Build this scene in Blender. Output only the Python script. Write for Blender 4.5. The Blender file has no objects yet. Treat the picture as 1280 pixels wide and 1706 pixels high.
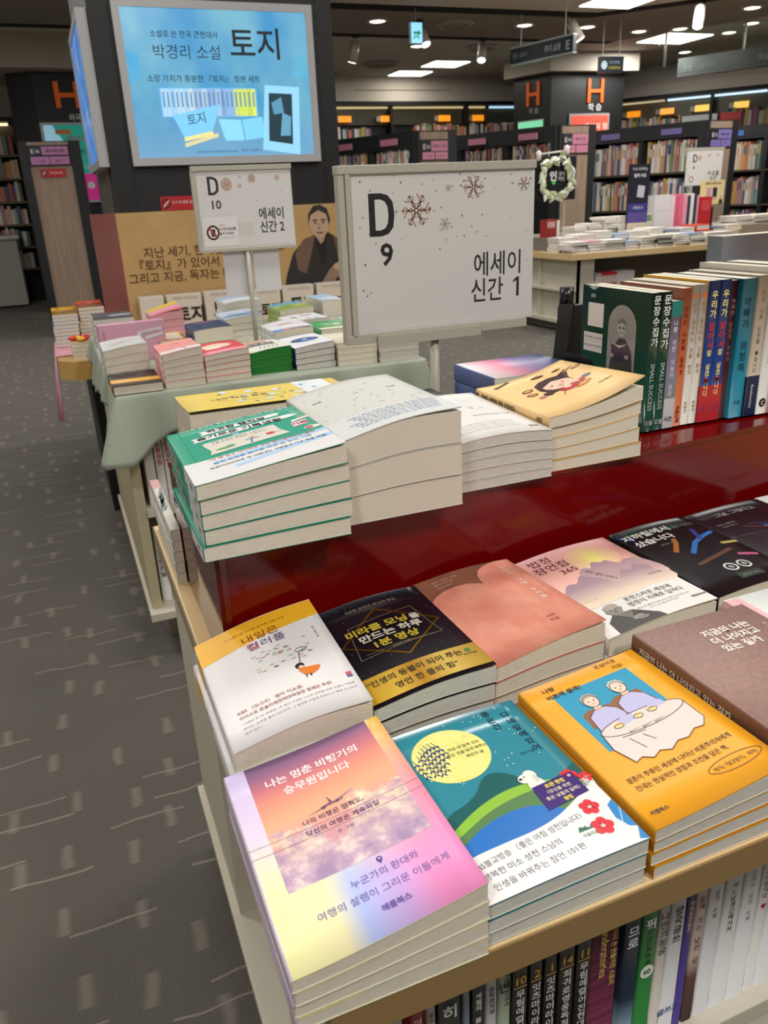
import bpy, bmesh, math, random
from mathutils import Vector, Matrix
from math import sin, cos, pi, radians
S = bpy.context.scene
COL = S.collection
random.seed(7)

# ------------------------------------------------------------------ camera
YAW, PITCH, ROLL, CAM_H = 0.369914, 0.375518, -0.0465535, 1.25
fw = Vector((sin(YAW)*cos(PITCH), cos(YAW)*cos(PITCH), -sin(PITCH)))
rt = Vector((cos(YAW), -sin(YAW), 0)); up = rt.cross(fw)
r2 = rt*cos(ROLL) + up*sin(ROLL); u2 = up*cos(ROLL) - rt*sin(ROLL)
cd = bpy.data.cameras.new('camera'); cam = bpy.data.objects.new('camera', cd); COL.objects.link(cam)
mw = Matrix((r2, u2, -fw)).transposed().to_4x4(); mw.translation = (0, 0, CAM_H); cam.matrix_world = mw
cd.sensor_fit = 'VERTICAL'; cd.sensor_height = 36; cd.lens = 36*1320.17/1706
cd.clip_start = 0.02; cd.clip_end = 60
cd.dof.use_dof = True; cd.dof.focus_distance = 0.95; cd.dof.aperture_fstop = 13
S.camera = cam

# ------------------------------------------------------------------ world, exposure, lamps
S.view_settings.view_transform = 'Standard'; S.view_settings.look = 'None'
S.view_settings.exposure = -0.24; S.view_settings.gamma = 1.0
S.view_settings.use_curve_mapping = False
w = bpy.data.worlds.new('world'); S.world = w; w.use_nodes = True
w.node_tree.nodes['Background'].inputs[0].default_value = (1.0, 0.96, 0.9, 1)
w.node_tree.nodes['Background'].inputs[1].default_value = 0.12

def area(name, loc, size, power, col=(1, .97, .915), rot=(0, 0, 0), sy=None, spread=180):
    l = bpy.data.lights.new(name, 'AREA'); l.energy = power; l.color = col; l.spread = radians(spread)
    l.shape = 'RECTANGLE' if sy else 'DISK'; l.size = size
    if sy: l.size_y = sy
    o = bpy.data.objects.new(name, l); o.location = loc; o.rotation_euler = rot; COL.objects.link(o); return o
CZ = 3.3
# ceiling lamps over the near tables (above the frame)
for x, y, sz, p in ((0.2, 1.9, .5, 20), (1.5, 1.9, .5, 24), (-1.2, -0.9, .6, 56), (1.2, -1.2, .6, 74), (2.9, 0.2, .6, 40), (-1.3, 2.6, .6, 40), (3.6, 3.2, .6, 40), (2.6, 5.6, .6, 40),
                    (4.8, 5.6, .6, 60), (6.6, 5.8, .6, 56), (-0.9, 6.4, .6, 56), (-2.0, 9.0, .6, 56), (3.2, 8.6, .6, 56), (7.4, 8.4, .6, 56), (9.6, 8.6, .6, 60), (5.6, 12.0, .6, 66), (9.0, 11.5, .6, 56), (-1.2, 12.9, .4, 30)):
    area('ceiling_lamp', (x, y, CZ-.03), sz, p)

# ------------------------------------------------------------------ materials
def lin(h):
    h = h.lstrip('#'); r = []
    for i in (0, 2, 4):
        c = int(h[i:i+2], 16)/255
        r.append(c/12.92 if c <= .04045 else ((c+.055)/1.055)**2.4)
    return (*r, 1)
MC = {}
def M(h, rough=.5, metal=0, emit=0, coat=0, spec=.5, alpha=1):
    k = (h, rough, metal, emit, coat, spec, alpha)
    if k in MC: return MC[k]
    m = bpy.data.materials.new('paint_'+h.strip('#')); m.use_nodes = True
    b = m.node_tree.nodes['Principled BSDF']
    b.inputs['Base Color'].default_value = lin(h); b.inputs['Roughness'].default_value = rough
    b.inputs['Metallic'].default_value = metal; b.inputs['Specular IOR Level'].default_value = spec
    b.inputs['Coat Weight'].default_value = coat; b.inputs['Coat Roughness'].default_value = .08
    if emit:
        b.inputs['Emission Color'].default_value = lin(h); b.inputs['Emission Strength'].default_value = emit
    if alpha < 1: b.inputs['Alpha'].default_value = alpha
    MC[k] = m; return m

class N:
    """small node-tree writer"""
    def __init__(s, name, rough=.5):
        s.m = bpy.data.materials.new(name); s.m.use_nodes = True
        s.t = s.m.node_tree; s.b = s.t.nodes['Principled BSDF']; s.b.inputs['Roughness'].default_value = rough
    def put(s, sock, v):
        if isinstance(v, bpy.types.NodeSocket): s.t.links.new(v, sock)
        else: sock.default_value = v
    def coord(s, w='Object'): return s.t.nodes.new('ShaderNodeTexCoord').outputs[w]
    def math(s, op, a, b=0.0, clamp=False):
        n = s.t.nodes.new('ShaderNodeMath'); n.operation = op; n.use_clamp = clamp
        s.put(n.inputs[0], a); s.put(n.inputs[1], b); return n.outputs[0]
    def sep(s, v):
        n = s.t.nodes.new('ShaderNodeSeparateXYZ'); s.put(n.inputs[0], v); return n.outputs
    def comb(s, x, y, z=0.0):
        n = s.t.nodes.new('ShaderNodeCombineXYZ')
        for i, v in enumerate((x, y, z)): s.put(n.inputs[i], v)
        return n.outputs[0]
    def scale(s, v, sc):
        n = s.t.nodes.new('ShaderNodeMapping'); s.put(n.inputs['Vector'], v); n.inputs['Scale'].default_value = sc; return n.outputs[0]
    def noise(s, v, sc=5, det=2, rough=.5, out='Fac'):
        n = s.t.nodes.new('ShaderNodeTexNoise'); s.put(n.inputs['Vector'], v)
        n.inputs['Scale'].default_value = sc; n.inputs['Detail'].default_value = det; n.inputs['Roughness'].default_value = rough
        return n.outputs[out]
    def white(s, v, out='Value'):
        n = s.t.nodes.new('ShaderNodeTexWhiteNoise'); n.noise_dimensions = '3D'; s.put(n.inputs['Vector'], v); return n.outputs[out]
    def ramp(s, f, stops, mode='LINEAR'):
        n = s.t.nodes.new('ShaderNodeValToRGB'); s.put(n.inputs[0], f); e = n.color_ramp.elements; n.color_ramp.interpolation = mode
        while len(e) < len(stops): e.new(.5)
        for i, (p, c) in enumerate(stops): e[i].position = p; e[i].color = lin(c)
        return n.outputs[0]
    def mix(s, f, a, b, mode='MIX'):
        n = s.t.nodes.new('ShaderNodeMix'); n.data_type = 'RGBA'; n.blend_type = mode
        s.put(n.inputs['Factor'], f); s.put(n.inputs[6], lin(a) if isinstance(a, str) else a); s.put(n.inputs[7], lin(b) if isinstance(b, str) else b)
        return n.outputs[2]
    def col(s, c): s.put(s.b.inputs['Base Color'], lin(c) if isinstance(c, str) else c); return s
    def bump(s, h, st=.3, d=.01):
        n = s.t.nodes.new('ShaderNodeBump'); n.inputs['Strength'].default_value = st; n.inputs['Distance'].default_value = d
        s.put(n.inputs['Height'], h); s.t.links.new(n.outputs[0], s.b.inputs['Normal'])

def wood(name, c1, c2, sc=(3, 30, 3), rough=.45):
    n = N(name, rough); f = n.noise(n.scale(n.coord(), sc), 2.2, 3)
    n.col(n.ramp(f, [(.3, c1), (.7, c2)])); return n.m
def pages(name, c1, c2, rough=.75):
    n = N(name, rough); u, v, _ = n.sep(n.coord('UV'))
    f = n.noise(n.comb(n.math('MULTIPLY', u, 6.0), n.math('MULTIPLY', v, 900.0), 0.0), 1.6, 3, .7)
    n.col(n.ramp(f, [(.3, c1), (.68, c2)])); return n.m
PG = {'cream': pages('paper_edge_cream', '#c6bda9', '#e2dacb'), 'white': pages('paper_edge_white', '#b6b2a8', '#dad7ce'),
      'ivory': pages('paper_edge_ivory', '#d0c7b2', '#e4dccb')}
def noisy(name, c1, c2, sc=8, det=4, rough=.5, lo=.35, hi=.65, space='UV'):
    n = N(name, rough); n.col(n.ramp(n.noise(n.coord(space), sc, det, .6), [(lo, c1), (hi, c2)])); return n.m
def vgrad(name, stops, rough=.45, axis=1, emit=0):
    n = N(name, rough); c = n.sep(n.coord('UV'))[axis]; r = n.ramp(c, stops); n.col(r)
    if emit: n.put(n.b.inputs['Emission Color'], r); n.b.inputs['Emission Strength'].default_value = emit
    return n.m

# ------------------------------------------------------------------ mesh writer
class G:
    def __init__(s): s.bm = bmesh.new(); s.uv = s.bm.loops.layers.uv.new('UVMap'); s.mats = []
    def mi(s, m):
        if isinstance(m, str): m = M(m)
        if m not in s.mats: s.mats.append(m)
        return s.mats.index(m)
    def face(s, pts, m, uv=None):
        f = s.bm.faces.new([s.bm.verts.new(p) for p in pts]); f.material_index = s.mi(m)
        if uv:
            for l, q in zip(f.loops, uv): l[s.uv].uv = q
        return f
    def box(s, x0, x1, y0, y1, z0, z1, m, bev=0):
        i = s.mi(m)
        r = bmesh.ops.create_cube(s.bm, size=1, matrix=Matrix.Translation(((x0+x1)/2, (y0+y1)/2, (z0+z1)/2)) @ Matrix.Diagonal((x1-x0, y1-y0, z1-z0, 1)))
        fs = {f for v in r['verts'] for f in v.link_faces}
        for f in fs: f.material_index = i
        if bev:
            es = list({e for v in r['verts'] for e in v.link_edges})
            b = bmesh.ops.bevel(s.bm, geom=es, offset=bev, segments=2, affect='EDGES', profile=.6)
            for f in b['faces']: f.material_index = i
        return s
    def prism(s, poly, z0, z1, m):
        i = s.mi(m); n = len(poly)
        a = [s.bm.verts.new((p[0], p[1], z0)) for p in poly]; b = [s.bm.verts.new((p[0], p[1], z1)) for p in poly]
        fs = [s.bm.faces.new(list(reversed(a))), s.bm.faces.new(b)] + [s.bm.faces.new((a[k], a[(k+1) % n], b[(k+1) % n], b[k])) for k in range(n)]
        for f in fs: f.material_index = i
        return s
    def tube(s, p0, p1, r, m, n=12, r1=None):
        i = s.mi(m); p0 = Vector(p0); p1 = Vector(p1); d = p1-p0; q = d.to_track_quat('Z', 'Y').to_matrix(); r1 = r if r1 is None else r1
        a = [s.bm.verts.new(p0+q@Vector((r*cos(2*pi*k/n), r*sin(2*pi*k/n), 0))) for k in range(n)]
        b = [s.bm.verts.new(p1+q@Vector((r1*cos(2*pi*k/n), r1*sin(2*pi*k/n), 0))) for k in range(n)]
        fs = [s.bm.faces.new(list(reversed(a))), s.bm.faces.new(b)] + [s.bm.faces.new((a[k], a[(k+1) % n], b[(k+1) % n], b[k])) for k in range(n)]
        for f in fs: f.material_index = i; f.smooth = len(f.verts) == 4 and n > 6
        return s
    def lathe(s, prof, c, m, n=24):
        i = s.mi(m); rings = [[s.bm.verts.new((c[0]+r*cos(2*pi*k/n), c[1]+r*sin(2*pi*k/n), c[2]+z)) for k in range(n)] for r, z in prof]
        for a, b in zip(rings, rings[1:]):
            for k in range(n):
                f = s.bm.faces.new((a[k], a[(k+1) % n], b[(k+1) % n], b[k])); f.material_index = i; f.smooth = True
        for rg in (rings[0], rings[-1]):
            f = s.bm.faces.new(rg); f.material_index = i
        return s
    def done(s, name, parent=None, loc=None, normals=True):
        if normals: bmesh.ops.recalc_face_normals(s.bm, faces=s.bm.faces[:])
        me = bpy.data.meshes.new(name); s.bm.to_mesh(me); s.bm.free()
        for m in s.mats: me.materials.append(m)
        o = bpy.data.objects.new(name, me); COL.objects.link(o)
        if parent: o.parent = parent
        if loc: o.location = loc
        return o

def tag(o, label, cat=None, group=None):
    o['label'] = label
    if cat: o['category'] = cat
    if group: o['group'] = group
    return o
def thing(name, label, cat, loc=(0, 0, 0), rot=0, group=None):
    o = bpy.data.objects.new(name, None); o.empty_display_size = .05; COL.objects.link(o)
    o.location = loc; o.rotation_euler = (0, 0, rot); return tag(o, label, cat, group)
def struct(o): o['kind'] = 'structure'; return o

# ------------------------------------------------------------------ printed artwork (2-D shapes laid on a surface)
TXT = {}
def text_mesh(s, bold):
    k = (s, bold)
    if k not in TXT:
        c = bpy.data.curves.new('t', 'FONT'); c.body = s; c.size = 1; c.resolution_u = 2; c.offset = min(bold, 3)*.0105
        o = bpy.data.objects.new('t', c); me = bpy.data.meshes.new_from_object(o)
        vs = [(v.co.x, v.co.y) for v in me.vertices]; fs = [tuple(p.vertices) for p in me.polygons]
        bpy.data.objects.remove(o); bpy.data.curves.remove(c); bpy.data.meshes.remove(me)
        xs = [v[0] for v in vs] or [0]
        TXT[k] = (vs, fs, min(xs), max(xs))
    return TXT[k]
def T(s, u, v, size, col, al='c', rot=0, b=1, l=3, sx=1): return ('T', s, u, v, size, col, al, rot, b, l, sx)
def VT(s, u, v, size, col, step=1.08, b=1, l=3):
    return [T(c, u, v-(i+1)*size*step+size*.15, size, col, 'c', 0, b, l) for i, c in enumerate(s) if c != ' ']
def P(pts, col, l=1): return ('P', pts, col, l)
def R(u0, v0, u1, v1, col, l=1): return ('P', [(u0, v0), (u1, v0), (u1, v1), (u0, v1)], col, l)
def E(cu, cv, ru, rv, col, l=2, n=28, a=0):
    return ('P', [(cu+ru*cos(2*pi*k/n)*cos(a)-rv*sin(2*pi*k/n)*sin(a), cv+ru*cos(2*pi*k/n)*sin(a)+rv*sin(2*pi*k/n)*cos(a)) for k in range(n)], col, l)
def L(pts, wd, col, l=2, closed=False):
    out = []; q = list(pts)+([pts[0]] if closed else [])
    for a, b in zip(q, q[1:]):
        d = Vector((b[0]-a[0], b[1]-a[1]))
        if d.length < 1e-9: continue
        d.normalize(); nx, ny = -d.y*wd/2, d.x*wd/2; ex, ey = d.x*wd*.35, d.y*wd*.35
        out.append(('P', [(a[0]+nx-ex, a[1]+ny-ey), (a[0]-nx-ex, a[1]-ny-ey), (b[0]-nx+ex, b[1]-ny+ey), (b[0]+nx+ex, b[1]+ny+ey)], col, l))
    return out
def ring(cu, cv, ru, rv, wd, col, l=2, n=30, a0=0, a1=2*pi):
    return L([(cu+ru*cos(a0+(a1-a0)*k/n), cv+rv*sin(a0+(a1-a0)*k/n)) for k in range(n+1)], wd, col, l)
def SM(pts, n=5):
    """the same closed outline, rounded"""
    out = []; m = len(pts)
    for k in range(m):
        p0, p1, p2, p3 = (pts[(k+j-1) % m] for j in range(4))
        for q in range(n):
            t = q/n; out.append(tuple(.5*((2*b)+(-a+c)*t+(2*a-5*b+4*c-d)*t*t+(-a+3*b-3*c+d)*t**3) for a, b, c, d in zip(p0, p1, p2, p3)))
    return out
def HILL(pts, base, col, l):
    """a rounded ridge line closed down to the given height"""
    out = []; q = [pts[0]]+list(pts)+[pts[-1]]
    for k in range(1, len(q)-2):
        for j in range(6):
            t = j/6; out.append(tuple(.5*((2*b)+(-a+c)*t+(2*a-5*b+4*c-d)*t*t+(-a+3*b-3*c+d)*t**3) for a, b, c, d in zip(q[k-1], q[k], q[k+1], q[k+2])))
    return P(out+[pts[-1], (pts[-1][0], base), (pts[0][0], base)], col, l)
def flat(a):
    for x in a:
        if isinstance(x, list): yield from flat(x)
        else: yield x
def art(g, prims, mapf, cuts=((), ()), rough=.5, A=1.0, step=.00016):
    """adds printed shapes to writer g. mapf(u, v, lift) -> local point"""
    t = bmesh.new(); lay = t.verts.layers.float.new('lift'); 
    for p in flat(prims):
        if p[0] == 'P':
            _, pts, col, l = p
            vs = [t.verts.new((x, y, 0)) for x, y in pts]
            for v in vs: v[lay] = l
            f = t.faces.new(vs); f.material_index = g.mi(M(col, rough) if isinstance(col, str) else col)
            if f.normal.length < .5: f.normal_update()
            if f.normal.z < 0: f.normal_flip()
        else:
            _, s, u, v, size, col, al, rot, b, l, sx = p
            vs0, fs0, x0, x1 = text_mesh(s, b); off = {'c': -(x0+x1)/2, 'l': -x0, 'r': -x1}[al]
            c, sn = cos(radians(rot)), sin(radians(rot)); vs = []
            for x, y in vs0:
                X, Y = (x+off)*size*sx, y*size
                q = t.verts.new((u+X*c-Y*sn, v+X*sn+Y*c, 0)); q[lay] = l; vs.append(q)
            i = g.mi(M(col, rough) if isinstance(col, str) else col)
            for fi in fs0:
                try: t.faces.new([vs[k] for k in fi]).material_index = i
                except ValueError: pass
    for ax in (0, 1):
        for cx in cuts[ax]:
            bmesh.ops.bisect_plane(t, geom=t.verts[:]+t.edges[:]+t.faces[:], plane_co=(cx, cx, 0), plane_no=(1-ax, ax, 0), dist=1e-7)
    for v in t.verts:
        if v[lay] == 0 and v.link_edges: v[lay] = max(e.other_vert(v)[lay] for e in v.link_edges)
    mp = {}
    for v in t.verts: mp[v] = (g.bm.verts.new(mapf(v.co.x, v.co.y, v[lay]*step)), v.co.x, v.co.y/A)
    for f in t.faces:
        try: n = g.bm.faces.new([mp[v][0] for v in f.verts])
        except ValueError: continue
        n.material_index = f.material_index
        for lp, v in zip(n.loops, f.verts): lp[g.uv].uv = (mp[v][1], mp[v][2])
    t.free()

# ------------------------------------------------------------------ a book
STAND = Matrix(((0, 0, 1), (1, 0, 0), (0, 1, 0))).to_4x4()      # spine to the front, upright
PROTO = {}
def book(label, loc, rot, w, h, t, cover, spine=None, art_f=(), art_s=(), art_b=(), back=None, curl=(0, 0, 2, 0), kb=0., kp=1., lift=0.,
         group=None, stand=False, pg='cream', band=None, art_band=(), face=None, hard=0., cat='book', rough=.42, name='book', lean=0., cov_parts=True, page_label=None, ad=None):
    root = thing(name, label, cat, (0, 0, 0), 0, group)
    root.matrix_world = Matrix.Translation(loc) @ Matrix.Rotation(rot, 4, 'Z') @ (Matrix.Rotation(lean, 4, 'Y') if lean else Matrix.Identity(4)) @ (STAND if stand else Matrix.Identity(4))
    abr, atr, pw, bow = curl; A = h/w
    if ad:
        q = A/ad; sc = lambda pr: [(x[0], [(a, b*q) for a, b in x[1]], x[2], x[3]) if x[0] == 'P' else (x[0], x[1], x[2], x[3]*q, *x[4:]) for x in flat(pr)]
        art_f = sc(art_f); art_band = sc(art_band); band = (band[0]*q, band[1]*q, band[2]) if band else None
    def cf(u, v): u = max(0, min(1, u)); return (u**pw)*(abr+(atr-abr)*v)+bow*sin(pi*u)
    curled = any(curl[:2]) or bow or lift
    nx, ny = (10, 6) if curled else (1, 1)
    def lf(u): return lift*max(0, u)**2.2
    m_c = M(cover, rough) if isinstance(cover, str) else cover
    m_s = m_c if spine is None else (M(spine, rough) if isinstance(spine, str) else spine)
    m_b = m_c if back is None else (M(back, rough) if isinstance(back, str) else back)
    m_in = M('#c9c4b8', .7)
    th = .0022 if hard else .0006; r = min(.0022, t*.3)
    g = G()
    def path(ins):
        z1, z0, rr = t-ins, ins, max(.0002, r-ins); x0 = ins; out = []
        for k in range(nx): out.append((w+hard-(w+hard-r)*k/nx, z1, 'f'))
        for k in range(3): a = pi/2+pi/4*k; out.append((x0+rr+rr*cos(a), z1-rr+rr*sin(a), 's'))
        for k in range(3): a = pi+pi/4*k; out.append((x0+rr+rr*cos(a), z0+rr+rr*sin(a), 's'))
        for k in range(1, nx+1): out.append((r+(w+hard-r)*k/nx, z0, 'b'))
        return out
    def place(x, y, z):
        u, v = x/w, y/h
        return (x, y, z+(cf(u, v)*kb)*(1-z/t)+(cf(u, v)*kp+lf(u))*(z/t))
    po, pi_ = path(0), path(th)
    y0, y1 = -hard, h+hard
    ys = [y0+(y1-y0)*j/ny for j in range(ny+1)]
    rows = [[[g.bm.verts.new(place(x, y, z)) for x, z, _ in pp] for y in ys] for pp in (po, pi_)]
    ic, isn, ib, ii = g.mi(m_c), g.mi(m_s), g.mi(m_b), g.mi(m_in)
    for k in range(len(po)-1):
        mi = isn
        if po[k][2] == 'f' or po[k+1][2] == 'f': mi = ic
        if po[k+1][2] == 'b': mi = ib
        for j in range(ny):
            o0, o1, i0, i1 = rows[0][j], rows[0][j+1], rows[1][j], rows[1][j+1]
            f = g.bm.faces.new((o0[k], o1[k], o1[k+1], o0[k+1])); f.material_index = mi; f.smooth = True
            for lp, (x, yy) in zip(f.loops, ((po[k][0], ys[j]), (po[k][0], ys[j+1]), (po[k+1][0], ys[j+1]), (po[k+1][0], ys[j]))): lp[g.uv].uv = (x/w, yy/h)
            f = g.bm.faces.new((i0[k], i0[k+1], i1[k+1], i1[k])); f.material_index = ii
        for a, b in ((rows[0][0], rows[1][0]), (rows[1][ny], rows[0][ny])):
            f = g.bm.faces.new((a[k], b[k], b[k+1], a[k+1])); f.material_index = mi
    for k in (0, -1):
        for j in range(ny):
            f = g.bm.faces.new((rows[0][j][k], rows[1][j][k], rows[1][j+1][k], rows[0][j+1][k])); f.material_index = ic if k == 0 else ib
    cuts = ([k/nx for k in range(1, nx)], [A*k/ny for k in range(1, ny)]) if curled else ((), ())
    mf = lambda u, v, o: Vector(place(u*w, v*w, t))+Vector((0, 0, o))
    ms = lambda u, v, o: Vector((-o, v*w, u*w))
    mb = lambda u, v, o: Vector((w-u*w, v*w, -o))
    if art_f: art(g, art_f, mf, cuts, rough, A)
    if art_s: art(g, art_s, ms, ((), ()), rough, A)
    if art_b: art(g, art_b, mb, ((), ()), rough, A)
    g.done('cover', root, normals=False)
    # page block
    if pg in PG: mp = PG[pg]
    else: mp = M(pg, .75)
    g = G(); i = g.mi(mp); ins = .0007
    bot, top = [], []
    for k in range(nx+1):
        x = th+.0004+(w-.0008-th)*k/nx
        for y, lst in ((ins, 0), (h-ins, 1)):
            pass
        u = x/w
        def zz(v, z, kk): return z+cf(u, v)*kk
        bot.append([g.bm.verts.new((x, ins, zz(0, th, kb))), g.bm.verts.new((x, h-ins, zz(1, th, kb)))])
        top.append([g.bm.verts.new((x, ins, zz(0, t-th*1.15, kp))), g.bm.verts.new((x, h-ins, zz(1, t-th*1.15, kp)))])
    def fa(vs, uv):
        f = g.bm.faces.new(vs); f.material_index = i
        for lp, q in zip(f.loops, uv): lp[g.uv].uv = q
    for k in range(nx):
        u0, u1 = w*k/nx*6, w*(k+1)/nx*6
        fa((bot[k][0], bot[k+1][0], top[k+1][0], top[k][0]), ((u0, 0), (u1, 0), (u1, t), (u0, t)))
        fa((bot[k+1][1], bot[k][1], top[k][1], top[k+1][1]), ((u1, 0), (u0, 0), (u0, t), (u1, t)))
        fa((top[k][0], top[k+1][0], top[k+1][1], top[k][1]), ((0, 0), (1, 0), (1, 0), (0, 0)))
        fa((bot[k][0], bot[k][1], bot[k+1][1], bot[k+1][0]), ((0, 0), (1, 0), (1, 0), (0, 0)))
    fa((bot[nx][0], bot[nx][1], top[nx][1], top[nx][0]), ((0, 0), (h*6, 0), (h*6, t), (0, t)))
    fa((bot[0][1], bot[0][0], top[0][0], top[0][1]), ((0, 0), (h*6, 0), (h*6, t), (0, t)))
    g.done('pages', root, normals=False)
    if band:
        v0, v1, colr = band; g = G(); mbnd = M(colr, .4) if isinstance(colr, str) else colr; i = g.mi(mbnd); e = .00035
        pts = [(w*(1-k/nx), t+e) for k in range(nx)] + [(r*.5, t+e), (-e, t-r*.7), (-e, r*.7), (r*.5, -e*.5), (w*.3, -e*.5)]
        ra = [[g.bm.verts.new(Vector(place(x, y, min(t, max(0, z))))+Vector((0, 0, z-min(t, max(0, z))))) for x, z in pts] for y in [w*(v0+(v1-v0)*j/4) for j in range(5)]]
        for k, j in [(k, j) for k in range(len(pts)-1) for j in range(4)]:
            f = g.bm.faces.new((ra[j][k], ra[j+1][k], ra[j+1][k+1], ra[j][k+1])); f.material_index = i; f.smooth = True
            for lp, (x, yy) in zip(f.loops, ((pts[k][0], 0), (pts[k][0], 1), (pts[k+1][0], 1), (pts[k+1][0], 0))): lp[g.uv].uv = (x/w, yy)
        if art_band: art(g, art_band, lambda u, v, o: Vector(place(u*w, v*w, t))+Vector((0, 0, o+e)), cuts, .45, A)
        g.done('belly_band', root, normals=False)
    return root
ORD = ['', 'second', 'third', 'fourth', 'fifth', 'sixth', 'seventh', 'eighth', 'ninth', 'tenth', 'eleventh', 'twelfth']
def stack(desc, where, x, y, z, w, h, t, n, cover, rot=0., curl=(0, 0, 2, 0), jit=.0015, group=None, top=None, **kw):
    """n copies piled up; only the topmost carries the printed front"""
    group = group or 'pile of '+desc+' '+where
    lf = kw.pop('lift', 0); af = kw.pop('art_f', ()); ab = kw.pop('art_band', ())
    bn = kw.get('band')
    for i in range(n):
        j = (random.uniform(-jit, jit), random.uniform(-jit, jit)) if i < n-1 else (0, 0)
        d = n-1-i
        short = ' '.join(desc.split()[:8 if len(desc.split()) < 8 else 7])
        lab = f'{desc}, topmost of its pile' if d == 0 else f'{ORD[d]} copy down, pile of {short}'
        if n == 1: lab = ' '.join(f'{desc} {where}'.split()[:16])
        last = i == n-1
        book(lab, (x+j[0], y+j[1], z+i*(t+.0003)), rot+(random.uniform(-.008, .008) if not last else 0), w, h, t, cover, curl=curl, kb=i/n, kp=(i+1)/n,
             lift=lf if last else 0, group=group, art_f=af if last else (), art_band=ab if last else (), **kw)
# ------------------------------------------------------------------ floor
def carpet():
    n = N('carpet_tiles', .95); x, y, _ = n.sep(n.coord()); p = n.coord()
    base = n.ramp(n.noise(n.scale(p, (60, 260, 1)), 3, 4, .7), [(.3, '#4e4a44'), (.7, '#726d65')])
    big = n.noise(p, .9, 2); base = n.mix(n.math('MULTIPLY', big, .35), base, '#4a4641')
    def dashes(a, b, pa, pb, ln, th, soft, thr, seed):
        bw = n.math('ADD', b, n.math('MULTIPLY', n.math('SUBTRACT', n.noise(n.scale(p, (1, 1, 1)), 9, 1), .5), .03))
        fb = n.math('DIVIDE', bw, pb); ib = n.math('FLOOR', fb)
        fa = n.math('ADD', n.math('DIVIDE', a, pa), n.math('MULTIPLY', n.white(n.comb(ib, seed, 0.0)), 17.0)); ia = n.math('FLOOR', fa)
        ex = n.math('GREATER_THAN', n.white(n.comb(ia, ib, seed+3.0)), thr)
        off = n.math('MULTIPLY', n.math('SUBTRACT', n.white(n.comb(ia, ib, seed+9.0)), .5), .5)
        da = n.math('LESS_THAN', n.math('ABSOLUTE', n.math('SUBTRACT', n.math('FRACT', fa), .5)), ln)
        db = n.math('ABSOLUTE', n.math('SUBTRACT', n.math('SUBTRACT', n.math('FRACT', fb), .5), off))
        mr = n.t.nodes.new('ShaderNodeMapRange'); n.put(mr.inputs[0], db); mr.inputs[1].default_value = th; mr.inputs[2].default_value = th*soft
        mr.inputs[3].default_value = 1; mr.inputs[4].default_value = 0
        return n.math('MULTIPLY', n.math('MULTIPLY', ex, da), mr.outputs[0])
    d1 = dashes(x, y, .33, .085, .24, .02, 2.0, .34, 1.0)
    d2 = dashes(y, x, .17, .12, .2, .03, 4.5, .40, 5.0)
    nz = n.noise(n.scale(p, (200, 200, 1)), 2, 2)
    base = n.mix(n.math('MULTIPLY', d2, n.math('MULTIPLY', nz, .85)), base, '#968e84')
    base = n.mix(n.math('MULTIPLY', d1, .62), base, '#9c948a')
    n.col(base); n.bump(n.noise(n.scale(p, (40, 420, 1)), 2, 2), .6, .004); return n.m
struct(G().box(-6, 16, -3, 17, -.05, 0, carpet()).done('floor'))
# ------------------------------------------------------------------ ceiling
g = G().box(-6, 16, -3, 17, CZ, CZ+.1, noisy('ceiling_paint', '#c4bbb0', '#cdc4ba', 1.5, 2, .9, space='Object'))
struct(g.done('ceiling'))
K = '#0b0a0a'
struct(G().prism([(-6, 9.85), (6.9, 9.6), (6.95, 9.83), (-6, 10.08)], CZ-.012, CZ, M(K, .9)).prism([(6.9, 9.6), (9.2, 7.0), (9.42, 7.1), (6.95, 9.83)], CZ-.012, CZ, M(K, .9)).done('trim_1'))
struct(G().prism([(-6, 11.2), (8.4, 11.25), (8.4, 11.43), (-6, 11.38)], CZ-.012, CZ, M(K, .9)).done('trim_2'))
struct(G().prism([(-6, 10.08), (6.95, 9.83), (9.42, 7.1), (10.5, 7.4), (8.4, 11.25), (-6, 11.2)], CZ-.008, CZ, M('#8f867d', .9)).done('trim_3'))
# ------------------------------------------------------------------ walls
WC = '#ded7cc'
g = G().box(-6, 11, 14.9, 15, 0, CZ, M(WC, .8))
for x0 in (3.2, 5.6): g.box(x0, x0+1.9, 14.885, 14.9, 3.08, 3.09, M('#8f887e', .8))
struct(g.done('wall_back'))
struct(G().box(-4.1, -4, -3, 15, 0, CZ, M(WC, .8)).done('wall_left'))
RW = Vector((10.2, 13.6, 0)); RX = Vector((.6, -.8, 0)); RY = Vector((.8, .6, 0))
def rw(a, b, z): return RW+RX*a+RY*b+Vector((0, 0, z))
def skewbox(g, f, a0, a1, b0, b1, z0, z1, m):
    i = g.mi(m); v = [g.bm.verts.new(f(a, b, z)) for a, b, z in ((a0, b0, z0), (a1, b0, z0), (a1, b1, z0), (a0, b1, z0), (a0, b0, z1), (a1, b0, z1), (a1, b1, z1), (a0, b1, z1))]
    for q in ((3, 2, 1, 0), (4, 5, 6, 7), (0, 1, 5, 4), (1, 2, 6, 5), (2, 3, 7, 6), (3, 0, 4, 7)):
        g.bm.faces.new([v[k] for k in q]).material_index = i
    return g
g = G(); skewbox(g, rw, -2.2, 6, .35, .45, 0, CZ, M('#ded7cd', .8))
skewbox(g, rw, -2.2, 6, .2, .35, 2.78, 2.98, M('#ded7cd', .8)); skewbox(g, rw, -2.2, 6, .28, .35, 2.99, CZ, M('#d2cbc1', .8))
struct(g.done('wall_right'))

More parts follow.
